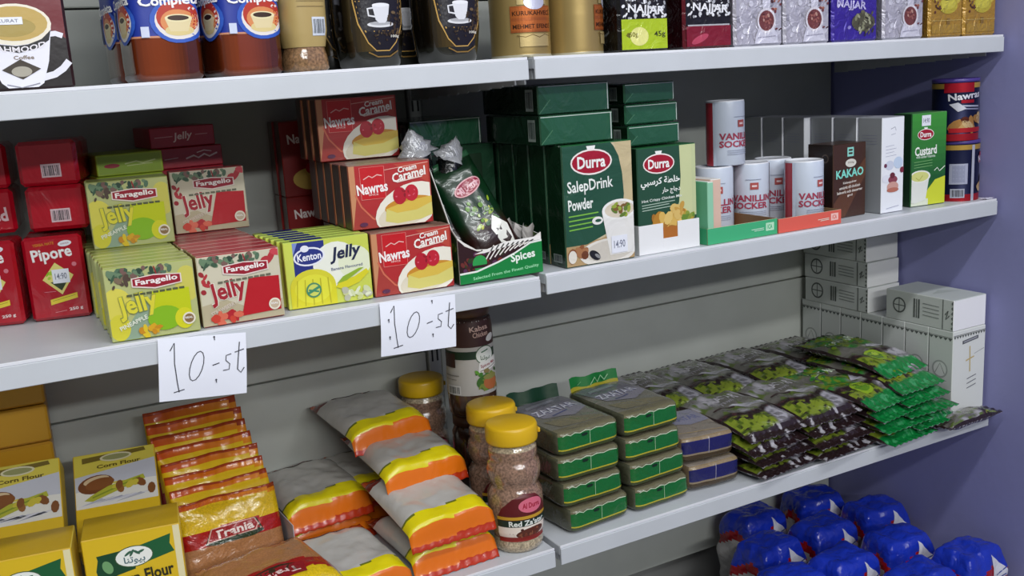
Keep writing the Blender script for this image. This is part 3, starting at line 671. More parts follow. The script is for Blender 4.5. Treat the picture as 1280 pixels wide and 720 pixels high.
def art_cust(a):
    for i in range(10): a.rect(0, .25+.075*i, 1, .326+.075*i, mixc(lin('#1d5a2b'), lin('#3f9438'), i/9)); a.h -= a.dh
    a.h += a.dh; a.poly([(0, .0), (.45, .0), (.55, .2), (.5, .4), (0, .5)], '#2a6a33'); a.poly([(.35, 0), (1, 0), (1, .30), (.7, .27), (.45, .15)], '#cfd635'); a.rect(0, 0, .5, .07, '#dfe4cf')
    sticker(a, .40, .925, .26); oval_logo(a, .39, .775, .24); a.text('Custard', .40, .60, .64, .10, '#f0f4ec', .03, 2); a.text('with added Vitamins', .4, .535, .56, .03, '#cfe3cf', .02)
    for i in range(3): a.line([(.06, .48-.03*i), (.6, .49-.03*i)], .01, '#8bc07c'); a.h -= a.dh
    a.line([(.66, .37), (.75, .40), (.82, .36), (.98, .41)], .02, '#e4efe0')
    a.poly([(-.0, .32), (.52, .32), (.42, .06), (.1, .03), (0, .04)], '#e3e5de'); a.ell(.24, .32, .31, .14, '#ecede6'); a.ell(.24, .32, .26, .11, '#d6d884'); a.line([(.12, .31), (.22, .28), (.32, .33)], .015, '#a8a83a')
cust = carton('custard_box', .085, .045, .170, dict(all='#235c2c', left='#173a1e', top='#4c8a4c'), art_cust)
put('custard_box', 'bright green custard box beside the stacked navy tins', 'custard box', cust, .8130, .042, zs2(.8)+.0003, -5)
def art_can(a):
    a.rect(-.5, .0, .5, .12, '#b01c2a'); a.rect(-.5, .9, .5, .985, '#caa24a'); a.rect(-.16, .83, .06, .99, '#b3162a'); a.rect(-.11, .66, .09, .83, '#141a3c')
    a.text('Nawras', .0, .77, .26, .12, '#f0eef4', .04, 5); a.rect(-.04, .645, .06, .70, '#b3162a'); a.line([(-.03, .6), (.12, .58)], .012, '#c4c6d8'); a.line([(-.03, .55), (.12, .53)], .01, '#a4a6c0')
    a.poly([(-.12, .63), (-.06, .66), (.0, .55), (-.06, .50)], '#dfe0ea')
    a.blobs(4, 8, -.08, .22, .14, .40, .04, .07, ['#d2a86a', '#e0c08a', '#b98548']); a.ell(-.01, .36, .03, .022, '#5a2416'); a.rect(-.12, .14, .18, .22, '#c4262e'); a.rect(.195, .3, .21, .8, '#d8dae4')
def art_can2(a):
    a.rect(-.5, .0, .5, .12, '#b01c2a'); a.rect(-.5, .9, .5, .985, '#caa24a'); a.rect(-.13, .30, .0, .66, '#c3c6dc'); a.rect(-.11, .33, -.02, .63, '#a9adc8'); a.barcode(-.12, .06, -.02, .22, '#c9cbdc')
    a.rect(.03, .0, .055, .98, '#d4d6e2'); a.text('Nawras', .2, .75, .18, .14, '#e8b8c8', .04, 10); a.blobs(4, 8, .1, .2, .24, .36, .03, .05, ['#d2a86a', '#e0c08a']); a.rect(.12, .66, .26, .84, '#b3162a'); a.text('Nawras', .18, .75, .16, .1, '#f0eef4', .04, 10)
def nav(art, key):
    R, H = .0408, .1125
    def f():
        b = M('tin'); b.lathe([(0, 0), (R*.97, 0), (R*1.015, .001), (R*1.01, .003), (R, .004), (R, H-.006)], lambda t, z: lin('#151b40') if z > .004 else lin('#b9a46a'), 44)
        art(Art(b, S_cyl([(R, 0), (R, H)]), .25, H-.006, L=.006))
        l = M('plastic'); l.lathe([(R*1.0, H-.0058), (R*1.02, H-.005), (R*1.02, H), (R*.98, H+.0006), (R*.95, H-.001), (0, H-.001)], lambda t, z: lin('#4a3a86'), 44)
        return b.mesh('tin_body'), l.mesh('lid')
    return cached(key, f)
b, l = nav(art_can2, 'can2'); thing('powder_tin', 'navy and red powder tin turned to its label side, lower of two', 'tin', (.956, .058, zs2(1)+.0003), -22, 'stacked navy powder tins', None, [('tin_body', b), ('lid', l)])
b, l = nav(art_can, 'can1'); thing('powder_tin', 'navy powder tin with gold rim, upper of two by the purple wall', 'tin', (.949, .058, zs2(1)+.1138), -24, 'stacked navy powder tins', None, [('tin_body', b), ('lid', l)])
m = M('paper'); R = random.Random(2)
m.grid([[Vector((.004*i, .004*j, .0008+.0045*abs(noise.noise(Vector((i*.9, j*.8, 3)))))) for j in range(5)] for i in range(6)], lambda a, b: lin('#dcdcee'), False)
tag(link('paper_scrap', m.mesh('paper_scrap'), None, (.972, -.001, zs2(1)+.0005)), 'small crumpled white paper scrap at the right end of the shelf', 'paper')

# ------------------------------------------------------------------ price signs
def sign(label, x, z, rot, W, H, seed, dots):
    m = M('paper')
    def S(u, v, h): return Vector((u, -h-.0012-.0035*math.sin(min(max(v/H, 0), 1)*PI*.9)*(.6+.4*math.sin(u/W*3+seed)), v-H))
    n = 10
    m.grid([[S(W*i/n, H*j/n, 0) for j in range(n+1)] for i in range(n+1)], lambda a, b: lin('#eceef8'), True)
    m.grid([[S(W*i/n, H*j/n, -.0003) for j in range(n+1)] for i in range(n+1)], lambda a, b: lin('#eceef8'), True, True)
    a = Art(m, S, W, H, L=.01); k = '#3c3c46'; wd = .012
    a.line([(.13, .80), (.155, .86), (.18, .92), (.175, .6), (.20, .30), (.22, .13)], wd, k); a.line([(.16, .13), (.28, .17)], wd, k)
    a.line([(.42+.085*math.cos(t*.45+1.4), .53+.20*math.sin(t*.45+1.4)+.12*math.cos(t*.45+1.4)) for t in range(15)], wd*.9, k)
    a.line([(.60, .52), (.68, .55)], wd, k)
    a.line([(.82, .68), (.76, .66), (.755, .58), (.80, .52), (.79, .43), (.72, .42)], wd*.9, k)
    a.line([(.92, .86), (.90, .6), (.89, .42), (.93, .36), (.97, .44)], wd, k); a.line([(.86, .70), (.97, .74)], wd*.9, k)
    for x_, y_ in dots: a.ell(x_, y_, .011, .011, k); a.line([(x_, y_), (x_+.003, y_-.05)], .01, k)
    tag(link('price_sign', m.mesh('price_sign'), None, (x, -.0048, z), (0, rot, 0)), label, 'sign', 'handwritten paper price signs')
sign('handwritten paper price sign below the strawberry jelly boxes, leftmost sign', -.531, .002, 5.5, .104, .077, 0, [(.63, .97), (.64, .28)])
sign('handwritten paper price sign below the caramel boxes, with two dots beside the 1', -.251, .0005, 3, .110, .073, 1, [(.68, .93), (.68, .30), (.10, .68), (.11, .36)])

# ------------------------------------------------------------------ top shelf
zt = lambda x: zs1(x)+.0003
def art_mah(a):
    a.rect(0, 0, 1, 1, '#1a1214'); a.poly([(0, .36), (.2, .42), (.5, .36), (.9, .30), (1, .26), (1, 1), (0, 1)], '#6e1a24'); a.ell(.5, .62, .36, .12, '#b9b46a'); a.ell(.45, .62, .28, .08, '#6b7a2a')
    a.line([(.80, .285), (.90, .29), (.97, .275)], .055, '#e6e5f0'); a.line([(.72, .05), (.84, .065), (.93, .095), (1.0, .135)], .07, '#e6e5f0')
    a.poly([(.165, .32), (.865, .32), (.80, .14), (.72, .02), (.66, .0), (.37, .0), (.31, .03), (.24, .14)], '#e9e8f4')
    a.ell(.515, .345, .36, .215, '#ece4d2'); a.ell(.515, .35, .325, .18, '#c0a258'); a.ell(.48, .33, .24, .10, '#a8924a')
    a.poly([(.17, .31), (.2, .255), (.35, .21), (.52, .19), (.70, .21), (.83, .255), (.86, .31), (.76, .262), (.62, .235), (.5, .228), (.36, .238), (.26, .265)], '#18161c')
    a.text('MAHMOOD', .51, .238, .56, .032, '#e9e4ea', .02, 0, 0, -.030); a.text('Coffee', .56, .165, .2, .022, '#8a7a6a', .02)
    a.poly([(.33, .10), (.52, .155), (.71, .10), (.52, .045)], '#3a3026'); a.ell(.52, .088, .10, .055, '#a8a294'); a.line([(.36, .02), (.5, .0), (.68, .02)], .01, '#8f8f9a')
    a.rect(.32, .345, .60, .385, '#e9ebf4'); a.text('KURAT', .46, .365, .2, .018, '#6f7486', .01)
mah = carton('coffee_pack', .108, .06, .20, dict(all='#2a1416', left='#170d10', right='#3a2226'), art_mah, None, None, 'glossy_card', .003)
put('coffee_pack', 'black and dark red coffee pack with white cup at the far left', 'coffee', mah, -.685, .018, zt(-.6), -2)
def compl(t0):
    def f():
        R = .041; pr = [(0, 0), (R*.9, 0), (R, .005), (R*.985, .012), (R, .02), (R, .15), (R*.8, .172), (R*.62, .18)]
        b = M('glass_jar'); b.lathe(pr, lambda t, z: mixc(lin('#4a1d0c'), lin('#7c3412'), max(0, math.cos(t*2+.6))), 56, 5)  # reflections and darker edges of the glass painted in by angle
        l = M('printed_card'); l.lathe([(R*1.004, .049), (R*1.004, .0512), (R*1.004, .16)], lambda t, z: lin('#c98a6a') if z < .0512 else lin('#152f92'), 56, 5)
        S0 = S_cyl([(R*1.006, 0), (R*1.006, .2)], 5); a = Art(l, lambda u, v, h: S0(u, v+.004, h), .1, .12, L=.005)
        # art coordinates start at the jar base
        for c, s_ in ((.0, 1), (-.66, .8)):
            a.ell(c+.12, .53, .30*s_, .25, '#2a56b8'); a.ell(c+.12, .53, .25*s_, .21, '#e4ddd8'); a.ell(c+.12, .56, .23*s_, .19, '#b5321f'); a.ell(c+.12, .52, .19*s_, .14, '#d98a52')
            a.ell(c+.12, .44, .15*s_, .06, '#dcc88a'); a.poly([(c-.02, .55), (c+.26, .55), (c+.21, .43), (c+.03, .43)], '#e0cfa0'); a.ell(c+.12, .555, .14*s_, .045, '#e9dcae'); a.ell(c+.12, .557, .11*s_, .03, '#3a2416')
            a.text('Completa', c+.06, .71, .64*s_, .12, '#f2f0f0', .045, 3)
        a.rect(-.26, .38, -.19, .48, '#c9d0e6'); a.barcode(-.98, .4, -.84, .66, '#c3cbe0')
        c_ = M('plastic'); c_.lathe([(R*.66, .178), (R*.74, .180), (R*.74, .205), (R*.7, .208), (0, .208)], lambda t, z: lin('#2a4aa8'), 40)
        return b.mesh('jar_body'), l.mesh('jar_label'), c_.mesh('lid')
    return cached('compl', f)
b, l, c = compl(0)
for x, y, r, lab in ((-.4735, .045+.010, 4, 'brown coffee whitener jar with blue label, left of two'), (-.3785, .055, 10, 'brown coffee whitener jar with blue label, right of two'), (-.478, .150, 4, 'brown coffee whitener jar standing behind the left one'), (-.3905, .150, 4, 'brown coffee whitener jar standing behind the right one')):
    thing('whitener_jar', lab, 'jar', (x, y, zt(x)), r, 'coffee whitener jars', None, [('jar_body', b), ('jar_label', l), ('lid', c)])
# beige jar
pr = [(0, 0), (.024, 0), (.027, .004), (.026, .018), (.0235, .028), (.024, .034), (.0275, .05), (.0285, .12), (.024, .15), (.018, .16)]
b = M('grain_jar'); b.lathe(pr, lambda t, z: lin('#8a6a4a'), 40, 3)
l = M('printed_card'); pl = [(.0245, .030), (.0279, .05), (.0289, .118)]; l.lathe(pl, lambda t, z: lin('#b29a62'), 40, 3)
a = Art(l, S_cyl([(r, z) for r, z in pl], 3), .06, .16, L=.005); a.barcode(-.02, .27, .30, .41, '#d3d9e4')
for i in range(4): a.line([(-.3, .49+.04*i), (.3, .49+.04*i)], .012, '#8a7446')
c = M('plastic'); c.lathe([(.02, .158), (.022, .16), (.022, .18), (0, .182)], lambda t, z: lin('#b8923a'), 30)
thing('coffee_jar', 'small beige labelled instant coffee jar turned to its barcode', 'jar', (-.3035, .040, zt(-.3)), 12, None, None, [('jar_body', b.mesh('jar_body')), ('jar_label', l.mesh('jar_label')), ('lid', c.mesh('lid'))])
# dark glass coffee jars
def cofjar():
    R = .042; pr = [(0, 0), (R*.80, 0), (R*.86, .004), (R*.93, .02), (R, .045), (R, .13), (R*.8, .155), (R*.66, .165)]
    b = M('glass_jar'); b.lathe(pr, lambda t, z: mixc(lin('#120e08'), lin('#4a3a1a'), max(0, math.cos((t+.35)*2))**2) if z > .012 else lin('#23231c'), 56, 3)  # glass highlights and black edges are put into the colour round the jar
    l = M('glossy_card'); a = Art(l, (lambda S0: (lambda u, v, h: S0(u, v-.004, h)))(S_cyl(pr, 3)), .084, .17, L=.005, h0=.0003)
    arch = [(-.42, .80), (-.41, .5), (-.36, .34), (-.24, .20), (-.12, .14), (.12, .14), (.24, .20), (.36, .34), (.41, .5), (.42, .80)]
    a.poly(arch, '#c39b52'); a.poly([(x*.955, y+.008 if y < .7 else y) for x, y in arch], '#17141c')
    a.ell(-.02, .335, .21, .045, '#d9d9dd'); a.ell(-.02, .343, .17, .03, '#a9a9ae'); a.poly([(-.14, .475), (.14, .475), (.10, .37), (.05, .345), (-.05, .345), (-.10, .37)], '#dcdce2'); a.ell(0, .475, .14, .03, '#e9e9ee'); a.line([(-.13, .455), (-.21, .45), (-.2, .40), (-.10, .39)], .025, '#dcdce2')
    a.blobs(5, 26, .08, .24, .33, .42, .02, .04, ['#3a2c1c', '#4d3c26', '#2a2016', '#6a553a']); a.blobs(6, 14, -.2, .19, .2, .29, .015, .03, ['#3a2c1c', '#54452e']); a.text('100g', .2, .245, .14, .025, '#d8d4c8', .03)
    a.line([(-.24, .135), (-.1, .10), (.12, .10), (.26, .14)], .02, '#8a6a34'); a.rect(.02, .55, .26, .62, '#cfd2e0')
    a.text('Gold', 0, .70, .5, .09, '#d0a862', .03)
    c = M('plastic'); c.lathe([(R*.68, .162), (R*.8, .165), (R*.8, .19), (0, .193)], lambda t, z: lin('#1c1a1a'), 40, 3)
    return b.mesh('jar_body'), l.mesh('jar_label'), c.mesh('lid')
b, l, c = cofjar()
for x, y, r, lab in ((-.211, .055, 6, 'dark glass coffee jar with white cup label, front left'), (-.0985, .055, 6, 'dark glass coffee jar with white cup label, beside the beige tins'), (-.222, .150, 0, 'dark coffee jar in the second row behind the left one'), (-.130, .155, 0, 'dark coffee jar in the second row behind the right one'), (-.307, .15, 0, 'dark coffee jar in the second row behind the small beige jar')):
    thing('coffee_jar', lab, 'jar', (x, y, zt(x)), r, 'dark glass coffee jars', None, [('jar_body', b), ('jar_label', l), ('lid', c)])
def efendi():
    R = .0425; H = .16
    b = M('tin'); b.lathe([(0, 0), (R*.98, 0), (R*1.01, .0015), (R*.995, .004)]+[(R*(1-.004*(i % 2)), .006+.004*i) for i in range(14)]+[(R, .07), (R, H)], lambda t, z: lin('#a8905a') if z > .004 else lin('#c9c2a8'), 48)
    a = Art(b, S_cyl([(R, 0), (R, H)]), .1, H, L=.005, h0=.0006)
    a.rect(-.30, .21, .36, .43, '#a85a2c'); a.rect(-.29, .225, .35, .305, '#b8642e'); a.rect(-.29, .33, .35, .42, '#b8642e'); a.text('MEHMET EFENDİ', .03, .265, .60, .05, '#43240f', .02); a.text('KURUKAHVECİ', .03, .375, .60, .05, '#43240f', .02)
    a.rect(-.2, .44, .25, .8, '#c9b27a'); a.rect(-.11, .46, -.03, .8, '#4a1f14'); a.ell(.05, .46, .16, .10, '#dfe0ee'); a.rect(-.18, .09, .28, .195, '#cdb57c'); a.line([(-.22, .185), (-.1, .17), (.0, .19), (.1, .165), (.2, .19), (.3, .175)], .01, '#7a6238')
    t = M('plastic'); t.lathe([(R*1.0, H), (R*1.02, H+.001), (R*1.02, H+.012), (0, H+.013)], lambda a_, z: lin('#8a6a3a'), 48)
    return b.mesh('tin_body'), t.mesh('lid')
b, l = efendi()
for x, y, r, lab in ((.0165, .052, -6, 'beige ground coffee tin with orange lettering facing front'), (.107, .054, 52, 'beige ground coffee tin turned so its lettering is at the edge')):
    thing('coffee_tin', lab, 'tin', (x, y, zt(x)), r, 'beige coffee tins', None, [('tin_body', b), ('lid', l)])
def coffee_bag(key, W, H, D, base, side, art, mt='bag_film'): return carton(key, W, D, H, dict(all=base, left=side, right=side), art, None, None, mt, .004)
def art_naj(a, low, lc, txt=None):
    a.rect(0, 0, 1, 1, '#14110f'); a.blobs(11, 70, .02, .24, .98, .42, .015, .05, ['#d9dadf', '#a9aab0', '#55524f', '#e9e9ee', '#302a26']); a.text('NAJJAR', .55, .30, .8, .085, '#e9e9ee', .05, -4); a.blobs(4, 8, .3, .42, .7, .5, .05, .1, ['#5a7a3a', '#6a1f24', '#8a8a90'])
    a.rect(.0, .0, 1, low, lc)
    if txt: a.text('450g+', .28, .105, .34, .05, '#4a5016', .02, 2); a.text('45g', .83, .11, .25, .055, '#33380f', .02, 2); a.ell(.38, .10, .2, .16, '#e3e08a'); a.text('450g', .22, .11, .26, .05, '#77721f', .02, 2)
    else: a.rect(.03, low, .97, low+.012, '#b0b0b4'); a.ell(.3, .06, .2, .06, '#b5445a', 20)
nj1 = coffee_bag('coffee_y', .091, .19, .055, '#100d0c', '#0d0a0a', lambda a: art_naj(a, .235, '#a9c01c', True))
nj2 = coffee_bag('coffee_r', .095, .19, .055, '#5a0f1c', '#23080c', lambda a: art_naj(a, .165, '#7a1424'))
GB = 'coffee bags on the top shelf'
put('coffee_bag', 'black coffee bag with bright yellow band reading 450g+45g', 'coffee', nj1, .1575, .012, zt(.2), 1, GB)
put('coffee_bag', 'black and red coffee bag beside the yellow banded one', 'coffee', nj2, .2755, .012, zt(.3), 1, GB)
put('coffee_bag', 'black coffee bag set back behind the yellow banded one', 'coffee', nj2, .165, .080, zt(.2), 1, GB)
put('coffee_bag', 'black coffee bag set back behind the red one', 'coffee', nj2, .280, .080, zt(.3), 1, GB)
def art_silver(a, sd):
    a.blobs(sd, 60, .02, .02, .98, .98, .03, .10, ['#c9c6d2', '#9c9aa6', '#dedce6', '#7d7a86', '#b8b4c0']); a.blobs(sd+1, 40, .62, .1, .98, .7, .02, .05, ['#7a3a3a', '#a86a52', '#4a2426', '#d0a890']); a.poly([(.38, .0), (.92, 0), (.88, .08), (.8, .14), (.5, .14), (.42, .08)], '#dedce8')
    a.poly([(.58, .2), (.72, .2), (.76, .5), (.54, .5)], '#dddbe6'); a.ell(.65, .19, .21, .21, '#e9e4ea'); a.ell(.65, .19, .17, .17, '#7a3f3c'); a.blobs(sd+2, 14, .53, .14, .77, .24, .02, .04, ['#a8655a', '#5a2a28', '#c99a8a']); a.line([(.45, .05), (.85, .06)], .012, '#a9a6b8')
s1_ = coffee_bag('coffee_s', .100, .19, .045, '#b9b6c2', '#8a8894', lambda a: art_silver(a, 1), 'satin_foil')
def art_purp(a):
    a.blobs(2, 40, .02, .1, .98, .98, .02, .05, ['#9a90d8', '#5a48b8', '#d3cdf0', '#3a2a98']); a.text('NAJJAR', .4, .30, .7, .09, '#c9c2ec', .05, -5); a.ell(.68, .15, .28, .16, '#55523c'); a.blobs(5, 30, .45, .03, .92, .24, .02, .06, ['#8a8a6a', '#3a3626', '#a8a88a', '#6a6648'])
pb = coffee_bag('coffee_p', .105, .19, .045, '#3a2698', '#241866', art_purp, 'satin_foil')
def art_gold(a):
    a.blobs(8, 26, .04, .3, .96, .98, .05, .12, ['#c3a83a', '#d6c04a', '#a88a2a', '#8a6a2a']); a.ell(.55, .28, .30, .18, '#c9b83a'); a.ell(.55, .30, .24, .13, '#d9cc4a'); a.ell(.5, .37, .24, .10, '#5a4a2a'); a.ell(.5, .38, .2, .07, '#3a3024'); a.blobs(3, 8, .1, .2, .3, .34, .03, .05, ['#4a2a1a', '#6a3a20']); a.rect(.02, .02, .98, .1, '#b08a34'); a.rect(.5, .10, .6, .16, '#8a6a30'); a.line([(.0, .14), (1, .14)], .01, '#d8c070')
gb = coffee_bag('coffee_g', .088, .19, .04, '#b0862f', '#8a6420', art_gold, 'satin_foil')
put('coffee_bag', 'silver coffee bag with round bean picture, left of the neighbouring pair', 'coffee', s1_, .374, .012, zt(.4), 0, GB)
put('coffee_bag', 'silver coffee bag with round bean picture, beside the purple bag on its left', 'coffee', s1_, .4765, .012, zt(.5), 0, GB)
put('coffee_bag', 'shiny purple coffee bag', 'coffee', pb, .5825, .012, zt(.6), 0, GB)
put('coffee_bag', 'silver coffee bag between the purple and golden bags', 'coffee', s1_, .701, .012, zt(.7), 0, GB)
put('coffee_bag', 'golden coffee bag with cup picture, left of the golden pair', 'coffee', gb, .815, .012, zt(.9), 0, GB)
put('coffee_bag', 'golden coffee bag with cup picture, last by the purple wall', 'coffee', gb, .906, .012, zt(.95), 0, GB)

# ------------------------------------------------------------------ lower shelf, left bay: corn flour
YL = '#d8b21c'
def brand_oval(a, cx, cy, r, k=1):
    a.ell(cx, cy, r, r*.62, '#3f5a3a'); a.ell(cx, cy, r*.95, r*.57, '#eef0e8'); a.text('\ufe8e\ufee8\ufe97\ufeee\ufef4\ufe91', cx, cy-.22*r*a.W/a.H, r*1.1, r*.5*a.W/a.H, '#4a6a72', .02)
    for dx, rt in ((-.3, 35), (-.1, 60), (.15, 140), (.35, 20)): a.ell(cx+dx*r, cy+.22*r*a.W/a.H, r*.22, r*.07, '#35604a', rt)
def art_corn_end(a):
    a.rect(.0, .0, 1, 1, '#dcb820'); a.rect(.93, 0, 1, 1, '#e6dcae')
    a.poly([(.12, .60), (.10, .70), (.13, .80), (.12, .84), (.5, .86), (.5, .66)], '#14452a'); a.poly([(.5, .68), (.5, .86), (.90, .93), (.88, .84), (.92, .76)], '#1a5c34'); a.ell(.22, .72, .05, .08, '#6fa06a', 20)
    brand_oval(a, .50, .78, .20); a.text('Corn Flour', .56, .585, .66, .12, '#2c2a12', .03, 4); a.text('Majsstärkelse', .62, .47, .58, .09, '#7a6a1c', .02, 4); a.text('\ufe97\ufeb8\ufef4\ufe8e', .7, .22, .3, .08, '#7a6a1c', .02, 4)
def art_corn_top(a):
    a.rect(0, 0, 1, 1, '#d9d6cc'); a.rect(0, 0, 1, .42, YL); a.line([(.5, .05), (.92, .07)], .01, '#9a7c14')
    a.poly([(0, .62), (1, .66), (1, 1), (0, 1)], '#c9b948'); a.poly([(0, .60), (.5, .66), (1, .64), (1, .86), (0, .76)], '#b9bac2')
    for i in range(12): a.poly([(.02+.05*i, .44+.012*(i % 3)), (.3+.06*i, .47+.012*(i % 4)), (.25+.06*i, .50)], ('#c9c8d0', '#9a9ba8')[i % 2]); a.h -= a.dh
    a.ell(.25, .66, .22, .13, '#6e3f1e', 8); a.ell(.26, .70, .16, .06, '#c9b08a', 8); a.ell(.30, .66, .18, .08, '#7d4a22', 8)
    a.poly([(.1, .50), (.2, .48), (.86, .64), (.84, .69), (.4, .62), (.2, .55)], '#a8a832'); a.line([(.2, .52), (.8, .665)], .02, '#7c8a26'); a.blobs(3, 8, .42, .52, .95, .62, .05, .09, ['#c2b23a', '#7a4a22', '#8a5a2a'])
    a.poly([(.1, .90), (.9, .95), (.88, .99), (.1, .96)], '#6a5a1e'); a.ell(.52, .93, .2, .06, '#c9c2a0'); a.ell(.52, .93, .17, .04, '#8a8a5a'); a.text('Corn Flour', .55, .85, .55, .04, '#5a4a14', .03, 2)
corn = carton('corn_flour_box', .122, .075, .150, dict(all=YL, right='#e3c84a', top='#caa41a'), art_corn_end)
cornb = carton('corn_flour_box_lean', .112, .045, .150, dict(all=YL, right='#e3c84a'), art_corn_top)
GF = 'yellow corn flour boxes'
put('corn_flour_box', 'yellow corn flour box standing in front, right one, oval logo', 'flour box', corn, -.642, .110, Z3+.0005, -9, GF)
put('corn_flour_box', 'yellow corn flour box standing in front, cut by left photo edge', 'flour box', corn, -.775, .118, Z3+.0005, -9, GF)
put('corn_flour_box', 'yellow corn flour box leaning back with corn picture, right one', 'flour box', cornb, -.643, .196, Z3+.100, (-48, 0, -9), GF)
put('corn_flour_box', 'yellow corn flour box leaning back with corn picture, cut by left edge', 'flour box', cornb, -.770, .196, Z3+.100, (-40, 0, -9), GF)
corns = carton('corn_flour_plain', .116, .072, .055, dict(all='#c8922a', front='#cf9a26'), None, None, None, 'glossy_card', .003)
for k in range(6): put('corn_flour_box', ('lowest', 'second', 'third', 'fourth', 'fifth', 'topmost')[k]+' plain orange yellow flour box of the stack at the left edge', 'flour box', corns, -.764, .330, Z3+.0005+.0565*k, -4, 'plain flour boxes stacked at the back')
# ------------------------------------------------------------------ bulgur and semolina bags
def wav(a, s, k=.012): return k*math.sin(a*5+s)+k*.5*math.sin(a*11+s*2)
def grain_col(fill):
    cf = lin(fill)
    def f(side, a, b):
        e = b+wav(a, 1)
        if e < .05: return lin('#b8320f')
        if e < .13: return lin('#e0700f')
        if e < .26: return lin('#e0d010')
        if e < .27: return lin('#6a7020')
        if e > .93: return lin('#b4481a')
        if e > .86: return lin('#6e1f16')
        return cf
    return f
def tr_art(a): a.ell(.5, .90, .28, .07, '#7a1620', 180); a.text('Trania', .5, .90, .4, .05, '#d8b8b0', .03, 180)
semo = pillow('semolina_bag', .138, .20, .035, grain_col('#bab7b2'), 'soft_film', seed=3, droop=.004, lump=.004, nu=30, nv=50, fold=.028, arts=tr_art, pw=6)
semo2 = pillow('semolina_bag_b', .138, .20, .035, grain_col('#b4b1ab'), 'soft_film', seed=6, droop=.005, lump=.005, nu=30, nv=50, fold=.03, arts=tr_art, pw=6)
GM = 'semolina bags with yellow and orange ends'
def mb(me, x, y, z, rx, ry, rz, lab): put('semolina_bag', lab, 'grain bag', me, x, y, z, (rx, ry, rz), GM)
mb(semo2, -.154, .004, Z3+.011, 0, 0, 2, 'pale grain bag with orange end, bottom of the front pile by the jar')
mb(semo, -.157, .002, Z3+.0535, 7, 0, 2, 'pale grain bag with folded orange end, second of the front pile by the jar')
mb(semo2, -.148, .103, Z3+.100, 6, 0, 3, 'pale grain bag with yellow end in the middle of the right pile')
mb(semo, -.176, .208, Z3+.011, 0, 0, 2, 'pale grain bag at the bottom of the rear pile')
mb(semo2, -.176, .207, Z3+.0500, 0, 0, 2, 'pale grain bag inside the rear pile, below the middle one')
mb(semo, -.163, .198, Z3+.142, 3, 0, 4, 'pale grain bag with orange end, topmost at the rear by the brown jar')
mb(semo2, -.280, .180, Z3+.0500, 3, 0, 4, 'pale grain bag with wide orange end between the tray and the pile')
mb(semo, -.280, .182, Z3+.010, 0, 0, 4, 'pale grain bag at the bottom left of the heap')
mb(semo, -.300, -.020, Z3+.011, 2, 0, 4, 'pale grain bag at the front edge with bright yellow end')
def bul_col(up):
    def f(side, a, b):
        e = b+wav(a, 2, .01) if up else b
        if up:
            if e > .97: return lin('#a03c16')
            if e > .92: return mixc(lin('#c8501a'), lin('#e08a1c'), a)
            if e > .66: return lin('#e0b81c')
            if e > .48: return lin('#a81a16')
            return lin('#a9744a')
        if e < .05: return lin('#d6691a')
        if e < .20+.10*math.sin(a*3): return lin('#d9b81a')
        if e < .40+.06*math.sin(a*3): return lin('#9c1a18')
        return lin('#a9744a')
    return f
def upart(a): a.poly([(.2, .49), (.3, .47), (.70, .47), (.82, .50), (.76, .66), (.28, .66)], '#2a3a22'); a.poly([(.22, .51), (.8, .53), (.74, .67), (.28, .66)], '#d9b0a0'); a.poly([(.235, .52), (.785, .54), (.73, .66), (.29, .65)], '#9c1618'); a.text('Trania', .51, .59, .42, .095, '#f0dcd4', .035, 3)
def dnart(a): a.ell(.48, .34, .27, .07, '#3a2a1c'); a.poly([(.2, .38), (.76, .38), (.72, .22), (.3, .20)], '#8f1820'); a.text('Trania', .48, .29, .4, .08, '#ecc8c4', .035, 182)
bups = [pillow(f'bulgur_up{k}', .146, .128+.0135*k, .017, bul_col(True), 'grain_film' if k == 0 else 'soft_film', seed=k+7, lump=.003, nu=34, arts=upart if k == 0 else None, wave=.008, pw=5) for k in range(8)]
bdn = pillow('bulgur_flat', .155, .155, .034, bul_col(False), 'grain_film', seed=4, lump=.004, droop=.01, arts=dnart, pw=4)
tray('display_tray', 'pale low tray holding the leaning bulgur bags', -.516, .148, Z3+.0004, .161, .245, .034, '#c9c6cc', '#b9b6bc', rot=2, hr=.075)
for k in range(8):
    lab = 'orange and yellow topped bulgur bag leaning back, ' + ('frontmost with red label', 'second', 'third', 'fourth', 'fifth', 'sixth', 'seventh', 'rearmost')[k] + ' of the row'
    put('bulgur_bag', lab, 'grain bag', bups[k], -.4365-.0006*k, .182+.0222*k, Z3+.003, (76, 0, 2), 'bulgur bags leaning in a row')
put('bulgur_bag', 'brown bulgur bag lying flat with upside down red label at the front', 'grain bag', bdn, -.406, -.028, Z3+.0405, (3, 0, 10), 'bulgur bags lying flat')
put('bulgur_bag', 'brown bulgur bag lying beneath the flat labelled one', 'grain bag', bdn, -.410, -.026, Z3+.010, (0, 0, 10), 'bulgur bags lying flat')
